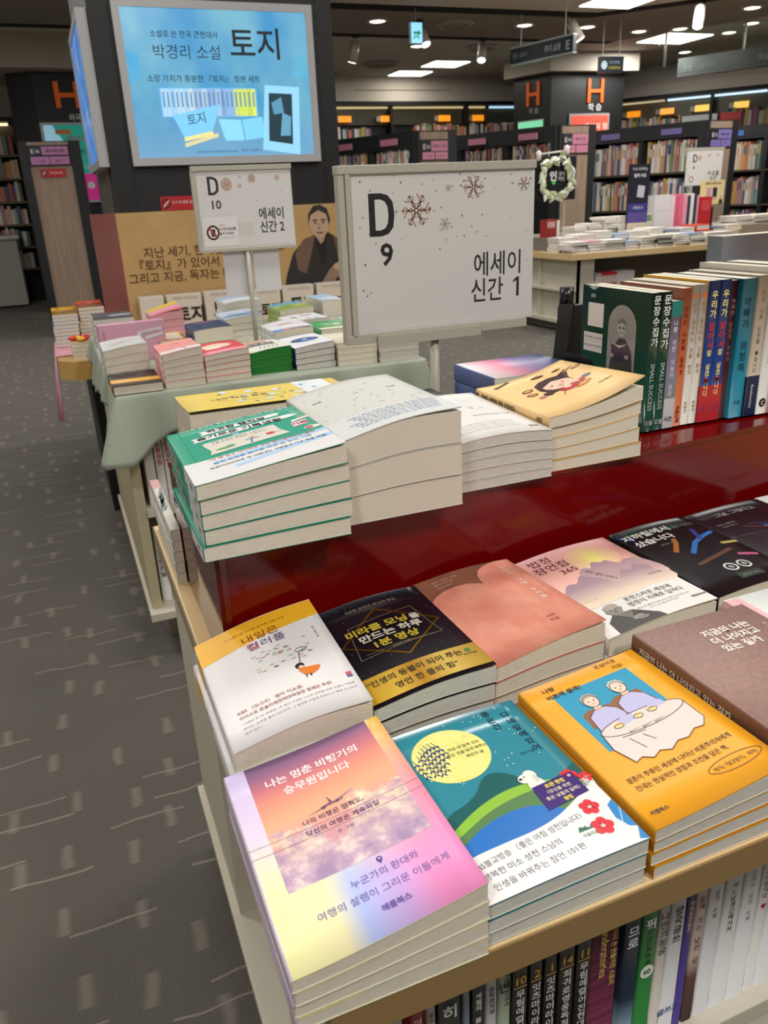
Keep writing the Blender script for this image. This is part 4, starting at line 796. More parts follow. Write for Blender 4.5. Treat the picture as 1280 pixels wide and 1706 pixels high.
# ================================================================== books on the riser
def green_art():
    W = '#e6e4e2'; pr = [R(0, 0, 1, .45, '#dedddd', 1), L([(.09, .45), (.09, 1.33)], .004, '#238a72', 2)]
    pr += [T('사소한 일상도 특별해지는 나만의 작은 습관', .52, 1.24, .048, '#cfe8de', b=1), P([(.22, 1.04), (.24, 1.09), (.22, 1.14), (.5, 1.145), (.82, 1.17), (.85, 1.13), (.82, 1.09), (.55, 1.06)], W, 2), P([(.14, .89), (.16, .94), (.14, 1.0), (.5, 1.01), (.9, 1.05), (.96, .99), (.9, .96), (.5, .91)], W, 3),
           T('하고잡 캘리의', .5, 1.075, .078, '#2a2a2c', b=3, l=4), T('슬기로운 기록생활', .5, .93, .085, '#2a2a2c', b=4, l=4),
           P([(.2, .52), (.22, .60), (.19, .78), (.2, .82), (.6, .85), (.73, .86), (.74, .70), (.78, .56), (.5, .54)], '#d6d2c4', 3)]
    for k in range(4): pr.append(T('오늘 하루도 천천히 기록하기', .45, .79-.05*k*.8, .034, '#8f8c80', b=0, l=4)) if k < 2 else None
    pr += [E(.32, .6, .07, .02, '#5a9a4a', 4), E(.36, .62, .03, .025, '#78a88a', 5), L([(.5, .56), (.51, .62), (.53, .68)], .01, '#4a6ab0', 5), L([(.47, .65), (.57, .64)], .008, '#4a6ab0', 5), E(.53, .70, .025, .025, '#e4c8a8', 5), E(.66, .66, .035, .026, '#c8404a', 5), E(.71, .67, .03, .02, '#d2d2c2', 5), P([(.42, .83), (.47, .83), (.47, .88), (.42, .87)], '#9ac4e8', 5),
           P([(.86, .80), (1, .85), (1, .89), (.86, .85)], W, 3), L([(.94, .875), (1.0, .89)], .02, '#d9b84a', 4), P([(.83, .66), (.95, .68), (.96, .80), (.84, .78)], '#e0c8cc', 3), T('기록', .895, .70, .07, '#b8485a', b=3, l=4), E(.94, .56, .06, .04, W, 3), E(.92, .56, .03, .025, '#c8404a', 4)]
    pr += [P([(.18, .36), (.5, .40), (1, .47), (1, .42), (.5, .345), (.18, .31)], '#a9cdf0', 2), P([(.3, .14), (.6, .19), (1, .26), (1, .33), (.7, .26), (.3, .19)], '#a9cdf0', 2), T('“이 책 읽고 다이어리 쓰는 즐거움까지도 몰라”', .55, .41, .045, '#c8505a', b=1, l=4, sx=.9, rot=2), T('삶의 방향을 찾아준 하루 한 장의 기록', .53, .33, .045, '#5a86b8', b=1, l=4, rot=3), T('하루다이어리로 꼭 이뤄내는 사람들의 다꾸·책활 비결!', .55, .245, .042, '#3a3a40', b=1, l=4, sx=.88, rot=3)]
    return [x for x in pr if x is not None]
GR = '#2c9a7e'
stack('teal green diary book with white lower band', "at the riser's near left corner", .098, .784, RZ+.0003, .166, .214, .0168, 5, GR, art_f=green_art(), art_s=[R(0, 0, .1, .45, '#dedddd', 2), R(.02, .78, .075, 1.22, '#e4e4e0', 3), T('슬기로운 기록생활', .03, 1.2, .05, '#3a4a44', 'l', -90, 2, 4), T('북스', .03, .2, .05, '#4a4a50', 'l', -90, 2, 4)], curl=(.019, .014, 1.35, .003), pg='cream', lift=.003, jit=.003, rot=.0)
sp = noisy('speckled_paper', '#c2c2bc', '#cfcfc9', 60, 3, .7)
def speck():
    random.seed(8); pr = [E(random.uniform(.05, .95), random.uniform(.45, 1.36), random.uniform(.006, .03), random.uniform(.004, .012), '#b4b4ae', 1, 12, random.uniform(-.4, .6)) for k in range(26)]
    pr += [R(0.02, 0, 1, .46, noisy('speckled_band', '#c6c9c8', '#d2d4d2', 60, 3, .7), 2)]
    for k in range(6): pr.append(T('바람이 분다 당신이 좋다 어느 날 문득 떠오르는', .96-.012*k, .40-.052*k, .042, '#6a7fae', 'r', 2, 0, 4, .95-.05*(k % 3)))
    pr += [T('산문', .16, 1.1, .05, '#5a72aa', b=1), T('시집', .82, 1.02, .05, '#5a72aa', b=1)]
    return pr
stack('thick grey speckled book with blue text', 'on the riser beside the teal diary books', .2665, .806, RZ+.0003, .149, .232, .0335, 3, sp, spine='#b9b9b2', art_f=speck(), curl=(.016, .014, 1.2, .008), pg='#d6cdbd', lift=.004)
def drawing():
    pr = []
    for a, b, c, d in ((.1, 1.15, .4, 1.25), (.5, 1.12, .62, 1.22), (.12, .98, .36, 1.02), (.3, .8, .55, .95), (.25, .72, .35, .76), (.7, .85, .8, .9)): pr.append(P([(a, b), (c, d), (c-.01, d-.012)], '#8a5a48', 2))
    pr += VT('봄날', .56, 1.2, .05, '#7a7672', 1.2, 0) + VT('이방', .68, .98, .045, '#8a8682', 1.2, 0) + [T('당신에게 배운 것들', .75, .62, .05, '#8a8682', b=0)]
    for k in range(4): pr.append(T('좁은 마음에 여러 갈래로 난 길을 따라 걷는다', .5, .38-.06*k, .034, '#9a9692', b=0, rot=2))
    pr.append(T('창비', .9, .14, .05, '#3a3a3a', b=3)); return pr
stack('white book with thin brown slanting strokes', 'on the riser left of the peach books', .4175, .842, RZ+.0003, .149, .225, .0122, 5, '#dedcda', art_f=drawing(), curl=(.0, .004, 1.6, .006), pg='white', lift=.001, jit=.002)
def bread_art():
    O = '#4a2c22'; sk = '#f2c9b4'
    pr = [L([(.14, 1.18), (.34, 1.3)], .045, '#3a2a24', 2), T('구운 반찬의 맛', .24, 1.235, .03, '#d9b890', l=3, rot=31), T('맛있게 살아가는', .62, 1.32, .035, '#9a7a54', b=0), T('오늘의 빵 이야기', .64, 1.27, .035, '#9a7a54', b=0), T('식탁 에세이', .68, 1.2, .03, '#9a7a54', b=0), T('이다북스', .84, .34, .04, O, b=2)]
    pr += [P([(.42, .62), (.38, .74), (.42, .92), (.52, 1.0), (.64, 1.02), (.72, .98), (.86, 1.06), (.82, .95), (.76, .84), (.74, .72), (.66, .62), (.46, .58)], '#3a2228', 2), P([(.4, .62), (.34, .56), (.4, .55), (.48, .6)], '#3a2228', 2),
           E(.59, .76, .15, .135, sk, 3), P([(.44, .80), (.48, .93), (.6, .97), (.72, .92), (.74, .82), (.6, .90)], '#3a2228', 4), E(.53, .77, .012, .014, O, 5, 10), E(.65, .775, .012, .014, O, 5, 10), L([(.56, .70), (.59, .685), (.62, .70)], .007, O, 5), E(.6, .73, .02, .012, '#e0a890', 5, 12), E(.49, .73, .022, .014, '#eab0a0', 4, 12), E(.69, .735, .022, .014, '#eab0a0', 4, 12),
           E(.6, .57, .1, .06, '#b8323c', 4), E(.74, .62, .06, .05, '#b8323c', 4), E(.6, .6, .04, .03, sk, 5), E(.72, .64, .03, .025, sk, 5)]
    for cx, cy, rx, ry, a, c in ((.3, .84, .075, .045, .5, '#8a5030'), (.27, .70, .06, .04, 0, '#7a4428'), (.3, .56, .05, .03, .4, '#c07a7a'), (.38, .61, .05, .035, .5, '#4a2c22'), (.6, 1.15, .07, .035, -.1, '#5a3426'), (.8, 1.12, .05, .025, .1, '#7a4a30'), (.87, 1.02, .09, .018, .5, '#b08a50'), (1.0 - .06, .98, .06, .03, .2, '#7a4428'), (.72, .52, .1, .04, .3, '#c47a3a'), (.84, .66, .05, .035, 0, '#6a7a92')):
        pr += [E(cx, cy, rx, ry, c, 4, 18, a), E(cx, cy, rx*.6, ry*.45, '#d9a86a' if c in ('#8a5030', '#c47a3a', '#7a4428') else c, 5, 14, a)]
    pr += [L([(.46, .44), (.5, .5), (.55, .55)], .006, O, 3)]
    return pr
stack('peach book with a girl eating bread', 'on the riser beside the bookend', .570, .857, RZ+.0003, .15, .20, .0148, 5, '#f0c98c', art_f=bread_art(), art_s=[E(.045, 1.3, .022, .03, '#7a3420', 3, 14), T('오늘도 반찬의 맛은 단맛이다', .025, 1.22, .055, '#4a3018', 'l', -90, 3), T('이다', .025, .2, .05, '#3a2418', 'l', -90, 3)], curl=(.024, .013, 1.25, -.002), pg='ivory', lift=.014, jit=.003)
stack('yellow floral book with pages facing forward', 'on the riser behind the teal diary books', .14, 1.218, RZ+.0003, .14, .25, .0425, 2, '#e2c85c', rot=-pi/2, art_f=[R(.0, 1.3, 1, 1.67, '#dfe4ea', 1), T('나의 작은 봄꽃', .5, .62, .1, '#5a5a3a', b=1, rot=90, l=4), ring(.5, .75, .16, .36, .006, '#7a7a5a', 3, 30)] + [x for k in range(12) for x in (E(.12+.8*((k*37) % 10)/10, .5+1.1*k/12, .06, .045, '#cfdde6', 2, 12), E(.2+.7*((k*53) % 10)/10, .45+1.1*k/12, .03, .025, '#5a8a78', 2, 10))], curl=(.002, .002, 1.4, .0), pg='cream', lift=.005)
book('dark grey book lying behind the white stroke books on the riser', (.485, 1.085, RZ+.0003), 0, .115, .2, .028, '#33353a', art_f=[T('어른의 문장', .5, .5, .1, '#a8543a', b=1), T('인생 수업', .5, .35, .08, '#8a4a3a')], group='lone books on the riser')
stack('blue and pink sunset book with white page edges', 'behind the peach books on the riser', .606, 1.065, RZ+.0003, .165, .137, .028, 3, vgrad('dusk', [(0, '#e9e4ea'), (.35, '#e08aa0'), (.6, '#8a7ab0'), (1, '#5a6a9a')], axis=0), spine='#5a6a9a', pg='white')

# ------------------------------------------------------------------ bookend and the standing row on the riser
t = thing('bookend', 'black metal bookend holding the green books on the riser', 'bookend', (0, 0, 0)); BK = M('#0d0d0e', .3)
g = G(); i = g.mi(BK)
pl = [(.955, RZ+.004), (1.19, RZ+.004), (1.172, .987), (1.16, 1.073), (1.12, 1.078), (1.132, .997), (1.09, .998), (1.07, .992), (1.054, .984), (1.03, .965), (.98, .93)]
a = [g.bm.verts.new((.783, y, z)) for y, z in pl]; b = [g.bm.verts.new((.787, y, z)) for y, z in pl]
for f in ([g.bm.faces.new(a), g.bm.faces.new(list(reversed(b)))]+[g.bm.faces.new((a[k], b[k], b[(k+1) % len(pl)], a[(k+1) % len(pl)])) for k in range(len(pl))]): f.material_index = i
g.done('upright_plate', t)
G().box(.784, .84, 1.152, 1.166, RZ+.004, 1.07, BK, .002).done('side_flange', t)
G().box(.785, 1.3, .962, 1.2, RZ+.0005, RZ+.0035, BK, .001).done('base_plate', t)
G().tube((.797, 1.159, 1.069), (.797, 1.159, 1.10), .012, BK, 14).done('knob', t)
SR = RZ+.0042
def arch_photo():
    W = '#d8d4cc'; pr = [R(.1, .86, .34, 1.08, W, 2), R(.05, .62, .34, .80, W, 2), T('MY SMALL SUCCESS', .195, .745, .03, '#4a4a4a', l=3, b=0), L([(.07, .72), (.32, .72)], .003, '#9a9a94', 3), T('작은 성공부터 시작하라', .195, .665, .028, '#4a4a4a', l=3, b=0)]
    cx = .62; arch = [(cx-.2, .42), (cx+.2, .42), (cx+.2, .9)]+[(cx+.2*cos(pi*k/14), .9+.2*sin(pi*k/14)) for k in range(15)]+[(cx-.2, .9)]
    pr += [P(arch, '#8f8d88', 2), P([(cx-.17, .42), (cx-.12, .7), (cx-.03, .80), (cx+.06, .80), (cx+.15, .7), (cx+.19, .42)], '#35322f', 3), E(cx+.0, .89, .06, .08, '#a8a49c', 4), P([(cx-.06, .92), (cx-.05, .965), (cx+.01, .985), (cx+.06, .95), (cx+.06, .92), (cx, .945)], '#6f6b66', 5), E(cx-.025, .895, .014, .01, '#3a3734', 6, 10), E(cx+.03, .895, .014, .01, '#3a3734', 6, 10), L([(cx-.02, .85), (cx+.025, .85)], .006, '#5a5652', 6), P([(cx-.14, .74), (cx-.02, .70), (cx+.1, .75), (cx+.09, .62), (cx-.02, .57), (cx-.13, .61)], '#211f1e', 5), P([(cx-.14, .75), (cx-.02, .71), (cx+.1, .76), (cx-.02, .73)], '#c9c5bc', 6), E(cx-.12, .63, .03, .02, '#9a968e', 6, 12), E(cx+.09, .64, .03, .02, '#9a968e', 6, 12)]
    for k in range(9): a = pi*(.12+.76*k/8); pr.append(L([(.17, 1.2), (.17+.075*cos(a), 1.2+.075*sin(a))], .006, '#cfd8cc', 3))
    pr += [T('문장', .17, 1.13, .04, '#cfd8cc', l=3)]
    return pr
def vspine(txt, col, t, w, top, size=None, b=2):
    size = size or t/w*.72; return VT(txt, t/w/2, top, size, col, 1.1, b)
def row_book(label, X, Y, w, h, t, cover, lean=0, **kw):
    return book(label, (X, Y, SR), kw.pop('rot', 0), w, h, t, cover, stand=True, group='books standing on the riser', lean=lean, **kw)
X = .7885
GS = '#1c4538'
def gsp(t, w): return vspine('문장수집가', '#e6e8e0', t, w, 1.22) + [T('SMALL SUCCESS', t/w/2-.02, .62, .06, '#d2d8ce', 'l', -90, 0), T('오월', t/w/2, .06, .05, '#d2d8ce', b=1)]
row_book('dark green wrapped book with arch photo against the bookend', X, .935, .166, .205, .0175, GS, art_b=arch_photo(), art_s=gsp(.0175, .152), rough=.15); X += .018
row_book('second dark green book, right of the one with arch photo', X, .935, .166, .205, .0185, GS, art_s=gsp(.0185, .152), rough=.15); X += .0195
row_book('purple grey book with teal top next to the green books', X, .936, .14, .190, .0185, '#8d7fa0', spine='#8f86a2', art_s=[R(0, 1.2, .14, 1.36, '#2f7f74', 2), R(0, 0, .14, .33, '#cfcfd2', 2), R(0, .33, .14, .6, '#8a8a96', 2)]+vspine('나를 위한 오늘의 문장', '#d8d2e4', .0185, .14, 1.17, .062)+[T('시선', .066, .08, .06, '#2a2a2a', b=3)]); X += .0195
row_book('orange book between the purple grey and white ones', X, .937, .145, .207, .0165, '#c96a42', back='#b5705a', art_s=vspine('우리는 사랑을 말하고', '#8a3014', .0165, .145, 1.25, .058)+[T('마음산책', .04, .22, .05, '#5a2410', 'l', -90, 2)]); X += .0175
for k in range(2):
    row_book(('left', 'right')[k]+' one of two white twins with an orange dot on the spine', X, .938, .145, .210, .0145, '#d8d3ca', art_s=[E(.05, 1.34, .03, .03, '#d2703a', 3, 14)]+vspine('네가 좋아하는 것들 편지', '#b58a6a', .0145, .145, 1.28, .052, 1)+[T('달출판', .03, .25, .045, '#b58a6a', 'l', -90, 0)]); X += .0152
for k in range(2):
    row_book(('yellow backed book with blue and red spine, first of the pair', 'blue and red spine book, second of the pair')[k], X, .936, .15, .214, .0205, '#1d3f86', spine='#1e3f8c', back='#e0a834', art_b=[R(0, 0, 1, .38, '#b8242c', 2)], art_s=[R(0, 0, .14, .38, '#c62f36', 2)]+vspine('우리가', '#e6d890', .0205, .15, 1.34, .085, 3)+[c for c in VT('알아서', .068, 1.03, .085, '#c4404a', 1.1, 3)]+VT('잘 살겠습니다', .068, .75, .066, '#e6d890', 1.05, 3)+[T('♥', .068, .41, .06, '#c4404a')]+[T('|||', .068, .12, .08, '#7a3a8a', b=1)]); X += .0213
row_book('thin dark maroon book between the blue and teal ones', X, .938, .145, .211, .0135, '#4a1820', art_s=vspine('어쩌면 당신의 이야기', '#b8858a', .0135, .145, 1.28, .055, 0)); X += .0145
row_book('bright teal blue book in the standing row', X, .930, .15, .213, .0275, '#1f7f9a', back='#1c6f88', art_s=vspine('아빠가 위험해', '#123a4a', .0275, .15, 1.25, .1, 1)+[T('소설', .09, .15, .05, '#0f4a5e', b=1)]); X += .0288
row_book('beige book with navy foot right of the teal one', X, .928, .15, .216, .023, '#c4b8a6', back='#cfc6b8', spine='#c2b6a4', art_s=[R(0, 0, .16, .42, '#16284c', 2), R(.0, .42, .16, .425, '#16284c', 2)]+vspine('조금 이른 은퇴를 했습니다', '#6f6a5c', .023, .15, 1.3, .055, 0)+[E(.077, .66, .014, .014, '#2a2a40', 3, 12), T('Booknomics', .06, .33, .05, '#d8d8e0', 'l', -90, 1)], art_b=[R(0, 0, 1, .42, '#16284c', 2)]); X += .0242
row_book('tall white book with red handwriting on its spine', X, .926, .155, .226, .022, '#d8d5d0', art_s=vspine('특허인 사난', '#b8323c', .022, .155, 1.4, .09, 2)+[T('로마사 이야기', .06, .75, .04, '#6a6a6a', 'l', -90, 0), E(.07, .12, .045, .045, '#1c1c1e', 3, 20), T('C', .07, .095, .06, '#e6e6e6', b=3, l=4)], art_b=[T('LOVE AND THE BEAUTIFUL', .55, 1.33, .05, '#4a4a4a', b=0), L([(.1, 1.34), (.16, 1.4)], .02, '#d03a5a', 3)]); X += .023
row_book('pink and red spine book near the right edge', X, .924, .15, .216, .021, '#d8a0a4', art_s=[R(0, 0, .15, .42, '#d0525e', 2)]+vspine('첫 직장인 감정 사용법', '#b02838', .021, .15, 1.38, .068, 3)+[E(.07, .1, .03, .03, '#f0d8da', 3, 14)]); X += .022
row_book('thick slate grey book at the right edge of the row', X, .918, .16, .225, .035, '#5c5f6e', spine='#2c2f3c', art_s=[T('been', .12, .25, .08, '#d8d8de', 'l', -90, 2)]); X += .036
# row_book('tall grey blue hardback sticking up behind the white book', X+.03, 1.0, .17, .245, .03, '#7f8a9c', back='#7a8698')
for lab, x0, y0, z0, c in ():
    pass
# tall grey blue book seen above the row
book('large grey blue book rising behind the standing row', (1.07, 1.14, RZ+.0042), -pi/2+.05, .20, 0.262, .035, '#a9b4c6', stand=True, back='#a3adbe', group='books standing on the riser')

# ------------------------------------------------------------------ D 9 sign
FR = M('#b4b1a4', .38); AC = M('#d9d7d4', .25)
def sign_paper(g, O, U, V, num, l1, l2, W=1.0, A=.745):
    pr = [R(0, 0, 1, A, M('#d6d5d2', .35), 1), P([(.085, .45), (.085, .645), (.15, .645), (.185, .635), (.21, .605), (.218, .548), (.21, .49), (.185, .46), (.15, .45)], '#28282a', 2), P([(.117, .478), (.117, .617), (.145, .617), (.168, .608), (.182, .585), (.186, .548), (.182, .51), (.168, .487), (.145, .478)], '#d6d5d2', 3), T(num, .17, .315, .145, '#28282a', b=2, l=2), T(l1, .79, .235, .13, '#28282a', b=1, l=2, sx=.82), T(l2, .73, .105, .13, '#28282a', b=1, l=2, sx=.82), P([(.905, .108), (.905, .19), (.885, .178), (.885, .19), (.908, .207), (.921, .207), (.921, .108)], '#28282a', 2)]
    br = '#9a7460'
    for u, v, r in ((.335, .56, .075), (.65, .655, .055), (.94, .66, .034)): pr.append(snow(u, v, r, br))
    for u, v, r in ((.51, .655, .018), (.49, .49, .03)): pr.append(snow(u, v, r, '#b59a86'))
    random.seed(9)
    for k in range(62):
        a = random.random(); u = .03+.95*a; v = .72-.55*random.random()**1.3
        if .2 < u < .75 and v < .35: continue
        if .62 < u < .95 and v < .34: continue
        pr.append(E(u, v, random.uniform(.0025, .006), random.uniform(.0025, .006), '#7a5a4c', 2, 8))
    face_art(g, O, U, V, pr, .00012, .4)
t = thing('sign_stand', 'large white sign D 9 on a metal pole', 'sign', (0, 0, 0)); SY = 1.36
brd = G().box(.474, .852, SY-.006, SY+.006, 1.025, 1.293, AC, .001).done('board', t)
g = G(); sign_paper(g, (.492, SY-.0064, 1.029), (.358, 0, 0), (0, 0, .358), '9', '에세이', '신간'); g.done('printed_sheet', brd, normals=False)
G().box(.467, .852, SY-.012, SY+.012, 1.291, 1.305, FR, .0015).done('top_rail', t)
G().box(.468, .479, SY-.010, SY+.010, 1.022, 1.291, FR, .001).box(.481, .490, SY-.011, SY+.004, 1.022, 1.291, FR, .001).done('side_rail', t)
G().box(.468, .838, SY-.011, SY+.011, 1.009, 1.025, FR, .001).box(.525, .735, SY-.018, SY-.011, 1.003, 1.022, FR, .001).done('bottom_rail', t)
G().tube((.645, SY, TZ+.006), (.645, SY, 1.02), .0085, FR, 14).done('pole', t)
G().box(.60, .69, SY-.03, SY+.028, TZ+.0003, TZ+.006, FR, .001).done('base', t)

# ------------------------------------------------------------------ books on the lower shelf
def low(label, x0, x1, cover, txt=None, tc='#3a3a3a', size=None, extra=(), h=.225, Y=.447, b=2, vert=True, **kw):
    t = (x1-x0)-.0012; w = .15; a = list(extra)
    if txt: a += (VT(txt, t/w/2, h/w-(.42 if 'numbered' in label and 'comic' in label else .29), size or t/w*.7, tc, 1.05, b) if vert else [T(txt, t/w/2-(size or t/w*.6)*.36, h/w-.26, size or t/w*.6, tc, 'l', -90, b)])
    book(label, (x0, Y, .4003), 0, w, h, t, cover, stand=True, art_s=a, group='books on the shelf below the table', lean=kw.pop('lean', 0), **kw)
low('red spine at the left end of the lower shelf', .176, .190, '#b3232a', '어쩌다', '#e6d0d0')
low('thin white spine beside the red one, lower shelf', .1915, .2015, '#d2cfcc', '꽃잎', '#7a5a5a')
low('black spine with a large white character, lower shelf', .2025, .2265, '#17171a', '히', '#d6d6d6', .12, [T('이상한 나라', .06, .8, .04, '#a8a8a8', 'l', -90, 0)])
low('grey blue plain spine on the lower shelf', .2275, .236, '#8a97a8')
low('black spine numbered 175 on the lower shelf', .237, .250, '#1b1b1e', '세월의 돌', '#d0d0d0', .05, [T('175', .04, .72, .05, '#d8d8d8', b=2), L([(.0, .9), (.09, .9)], .006, '#b8b8b8')])
low('white spine with navy foot on the lower shelf', .251, .2635, '#d4d6da', '문학과지성', '#3a3a48', .045, [R(0, 0, .1, .72, '#2b3c6e', 2), T('브', .04, .55, .07, '#e0e0e8', b=3)])
low('pale green spine beside the black comics', .2645, .278, '#b4c4ac', '반', '#2c3a2c', .1, [T('나의 부분을 너에게', .04, 1.38, .05, '#3a4a3a', 'l', -90, 1)])
for lab, x0, x1, n, tx in (('10', .279, .2965, '10', '무림에떨어진현대인'), ('2', .2975, .3125, '2', '잇츠마이라이프'), ('1', .3135, .3285, '1', '잇츠마이라이프'), ('14', .3295, .3485, '14', '회귀로영웅독점'), ('11', .3495, .367, '11', '무림에떨어진현대인')):
    low(f'black comic spine numbered {lab} in gold, lower shelf', x0, x1, '#131315', tx, '#c9c8c4', .072, [T(n, (x1-x0)/.3, 1.125, .09, '#c99a3a', b=2), L([(.01, 1.1), ((x1-x0)/.15-.02, 1.1)], .008, '#c99a3a', 2)], b=2)
mag = noisy('maroon_felt', '#4c1730', '#7a2a48', 30, 4, .7)
low('thick maroon felt-patterned book with yellow lettering, lower shelf', .368, .404, mag, 'understories', '#d2b85a', .085, [T('다시 쓴 만들어진 스토리', .17, 1.2, .05, '#d2b85a', 'l', -90, 2), T('이웃들의 이야기', .08, 1.1, .045, '#c86a8a', 'l', -90, 1)], vert=False, Y=.452)
low('dark navy spine with a white title and mist, lower shelf', .406, .4255, vgrad('misty_navy', [(0, '#c4ccd2'), (.2, '#6a8496'), (.35, '#16283c'), (1, '#16283c')]), '므로', '#d8dce0', .1)
low('green spine with a white 60 badge, lower shelf', .4265, .4465, '#2f7f3c', '필', '#dce8dc', .1, [E(.066, .72, .055, .06, '#e0e6da', 3, 20), T('60', .066, .7, .06, '#2a4a2c', b=3, l=4), T('집감 땀으로 쓴 책', .045, 1.15, .05, '#1c3c20', 'l', -90, 2)])
low('pale spine with black handwritten title, lower shelf', .4475, .4605, '#ccc5bc', '나만의동굴', '#2a2a2a', .075, b=1)
low('white writing-guide spine, lower shelf', .4615, .481, '#d4d4d6', '양국글쓰', '#2e2e34', .08, [T('글쓰기', .06, .2, .07, '#3a5a9a', b=3)])
low('purple spine on the lower shelf', .482, .492, '#4c3f86', '책의모든날은', '#d0a878', .045, b=1)
low('spine with a brown misty photo on the lower shelf', .493, .508, vgrad('brown_photo', [(0, '#3c2a28'), (.3, '#5c4038'), (.42, '#b8a49a'), (1, '#d6ccc8')]), '함께 가는 낮선 길', '#7a3a2a', .06, b=1)
low('white spine with small grey title, right of the brown photo spine', .509, .530, '#d6d6d8', '삼귀 수림', '#5a5a60', .05, b=1, rough=.3)
low('white spine with brushed black title, lower shelf', .531, .555, '#dcdcdc', '어느날생긴메시지', '#3a3a3c', .055, b=1)
low('plain white spine with fine print, lower shelf', .556, .580, '#dededf', '문제와 중심 숙제', '#77777a', .05, b=0, h=.23)
low('white spine with a red heart on the lower shelf', .581, .596, '#dfdcd8', '그사람이다', '#4a4a4c', .055, [E(.04, .86, .014, .014, '#c8323c', 3, 12), E(.06, .86, .014, .014, '#c8323c', 3, 12), P([(.028, .855), (.072, .855), (.05, .82)], '#c8323c', 3)], b=1)
low('white spine with bold title and navy badge, lower shelf', .597, .618, '#dcdddf', '끝린이 없다', '#2a3a5a', .085, [R(.045, .62, .1, .7, '#2f4a86', 3)], b=2)
low('white spine at the right end of the lower shelf', .619, .64, '#d8d8da', '바람의 길', '#4a4a4c', .06)
# ================================================================== D 10 table with the sage cloth
T2 = .80
t = thing('display_table', 'display table under the sage green cloth', 'display table', (0, 0, 0))
G().box(.11, .985, 2.17, 3.33, .765, T2-.002, TOPM, .002).done('tabletop', t)
G().box(.106, .134, 2.2, 3.3, .15, .765, M('#b9b08f', .5)).done('side_panel', t)
G().box(.96, .985, 2.2, 3.3, .15, .765, M('#b9b08f', .5)).done('side_panel', t)
G().box(.134, .96, 2.9, 2.93, .15, .765, CREAM).done('back_panel', t)
G().box(.134, .96, 2.19, 2.9, .44, .465, CREAM, .002).done('shelf', t)
G().box(.096, 1.0, 2.165, 3.32, .125, .15, CREAM, .002).done('base_board', t)
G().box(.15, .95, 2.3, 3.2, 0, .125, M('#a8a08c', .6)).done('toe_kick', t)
def low2(lab, x0, x1, z, h, c, txt, tc, Y=2.21, extra=()):
    tk = x1-x0-.0012; w = .15
    book(lab, (x0, Y, z+.0003), 0, w, h, tk, c, stand=True, art_s=list(extra)+VT(txt, tk/w/2, h/w-.12, tk/w*.7, tc, 1.05, 3), group='books on the shelves under the sage cloth')
low2('plain pale spine at the left end, shelf under the sage cloth', .148, .176, .465, .23, '#cfcac6', '이야기', '#b8b4b0')
for k in range(8):
    low2(f'white spine with red title, {ORD[k+1] or "first"} of the set under the sage cloth' if k else 'white spine with red title, first of the set under the sage cloth', .178+.0245*k, .2015+.0245*k, .465, .235, '#d6d1cc', '이상한편의점', '#b8483e', extra=[R(.01, 1.34, .14, 1.5, '#4a4648', 2)])
for k in range(7):
    low2(f'white spine with a pink dot, {["first", "second", "third", "fourth", "fifth", "sixth", "seventh"][k]} along the bottom shelf under the sage cloth', .142+.03*k, .171+.03*k, .15, .24, '#d4d2d0', '그래도괜찮은날', '#6a6870', Y=2.24, extra=[E(.09, 1.5, .03, .03, '#d88a94', 3, 12)])
# cloth
cl = N('sage_cloth', .9); cl.col(cl.ramp(cl.noise(cl.scale(cl.coord(), (90, 90, 90)), 4, 2), [(.3, '#929b8c'), (.7, '#a0a898')]))
def cloth(name, label, x0, x1, y0, y1, z, mat, drop, flare, step=.02, hem=.004):
    g = G(); i = g.mi(mat); top = z+.0015; per = []
    nl, nf = int((y1-y0)/step), int((x1-x0)/step)
    for k in range(nl): per.append((x0, y1-(y1-y0)*k/nl, -1, 0))
    for k in range(7): a = pi+pi/2*k/6; per.append((x0+.012+.012*cos(a), y0+.012+.012*sin(a), cos(a), sin(a)))
    for k in range(1, nf): per.append((x0+(x1-x0)*k/nf, y0, 0, -1))
    for k in range(7): a = 1.5*pi+pi/2*k/6; per.append((x1-.012+.012*cos(a), y0+.012+.012*sin(a), cos(a), sin(a)))
    for k in range(1, nl+1): per.append((x1, y0+(y1-y0)*k/nl, 1, 0))
    rings = []
    for j, f in enumerate((0, .06, .25, .5, .75, .93, 1)):
        rg = []
        for k, (x, y, nx, ny) in enumerate(per):
            s = sum(((per[m][0]-per[m-1][0])**2+(per[m][1]-per[m-1][1])**2)**.5 for m in ()) if False else k*step
            d = drop(x, y); fl = flare(x, y, s)*f+.004*min(1, f*6)
            zz = top-d*f-(hem*(k % 2) if f == 1 else 0)
            rg.append(g.bm.verts.new((x+nx*fl, y+ny*fl, zz)))
        rings.append(rg)
    for a, b in zip(rings, rings[1:]):
        for k in range(len(per)-1):
            f = g.bm.faces.new((a[k], b[k], b[k+1], a[k+1])); f.material_index = i; f.smooth = True
    f = g.bm.faces.new(rings[0]); f.material_index = i
    o = g.done(name); tag(o, label, 'tablecloth')
    m = o.modifiers.new('thick', 'SOLIDIFY'); m.thickness = .0012; m.offset = -1
    return o
def drop1(x, y):
    c = math.exp(-(((x-.10)/.10)**2+((y-2.16)/.12)**2)); return .105+.05*c+.02*sin(x*13+.6)*(1 if y < 2.2 else 0)+(.03*sin(y*9) if y > 2.3 else 0)
def flare1(x, y, s):
    c = math.exp(-(((x-.10)/.07)**2+((y-2.16)/.09)**2)); return .012+.05*c+.012*sin(s*26)+.006*sin(s*61+1)
cloth('tablecloth', 'sage green fringed tablecloth draped over the middle display table', .1, .995, 2.152, 3.36, T2, cl.m, drop1, flare1)
TB = T2+.0022

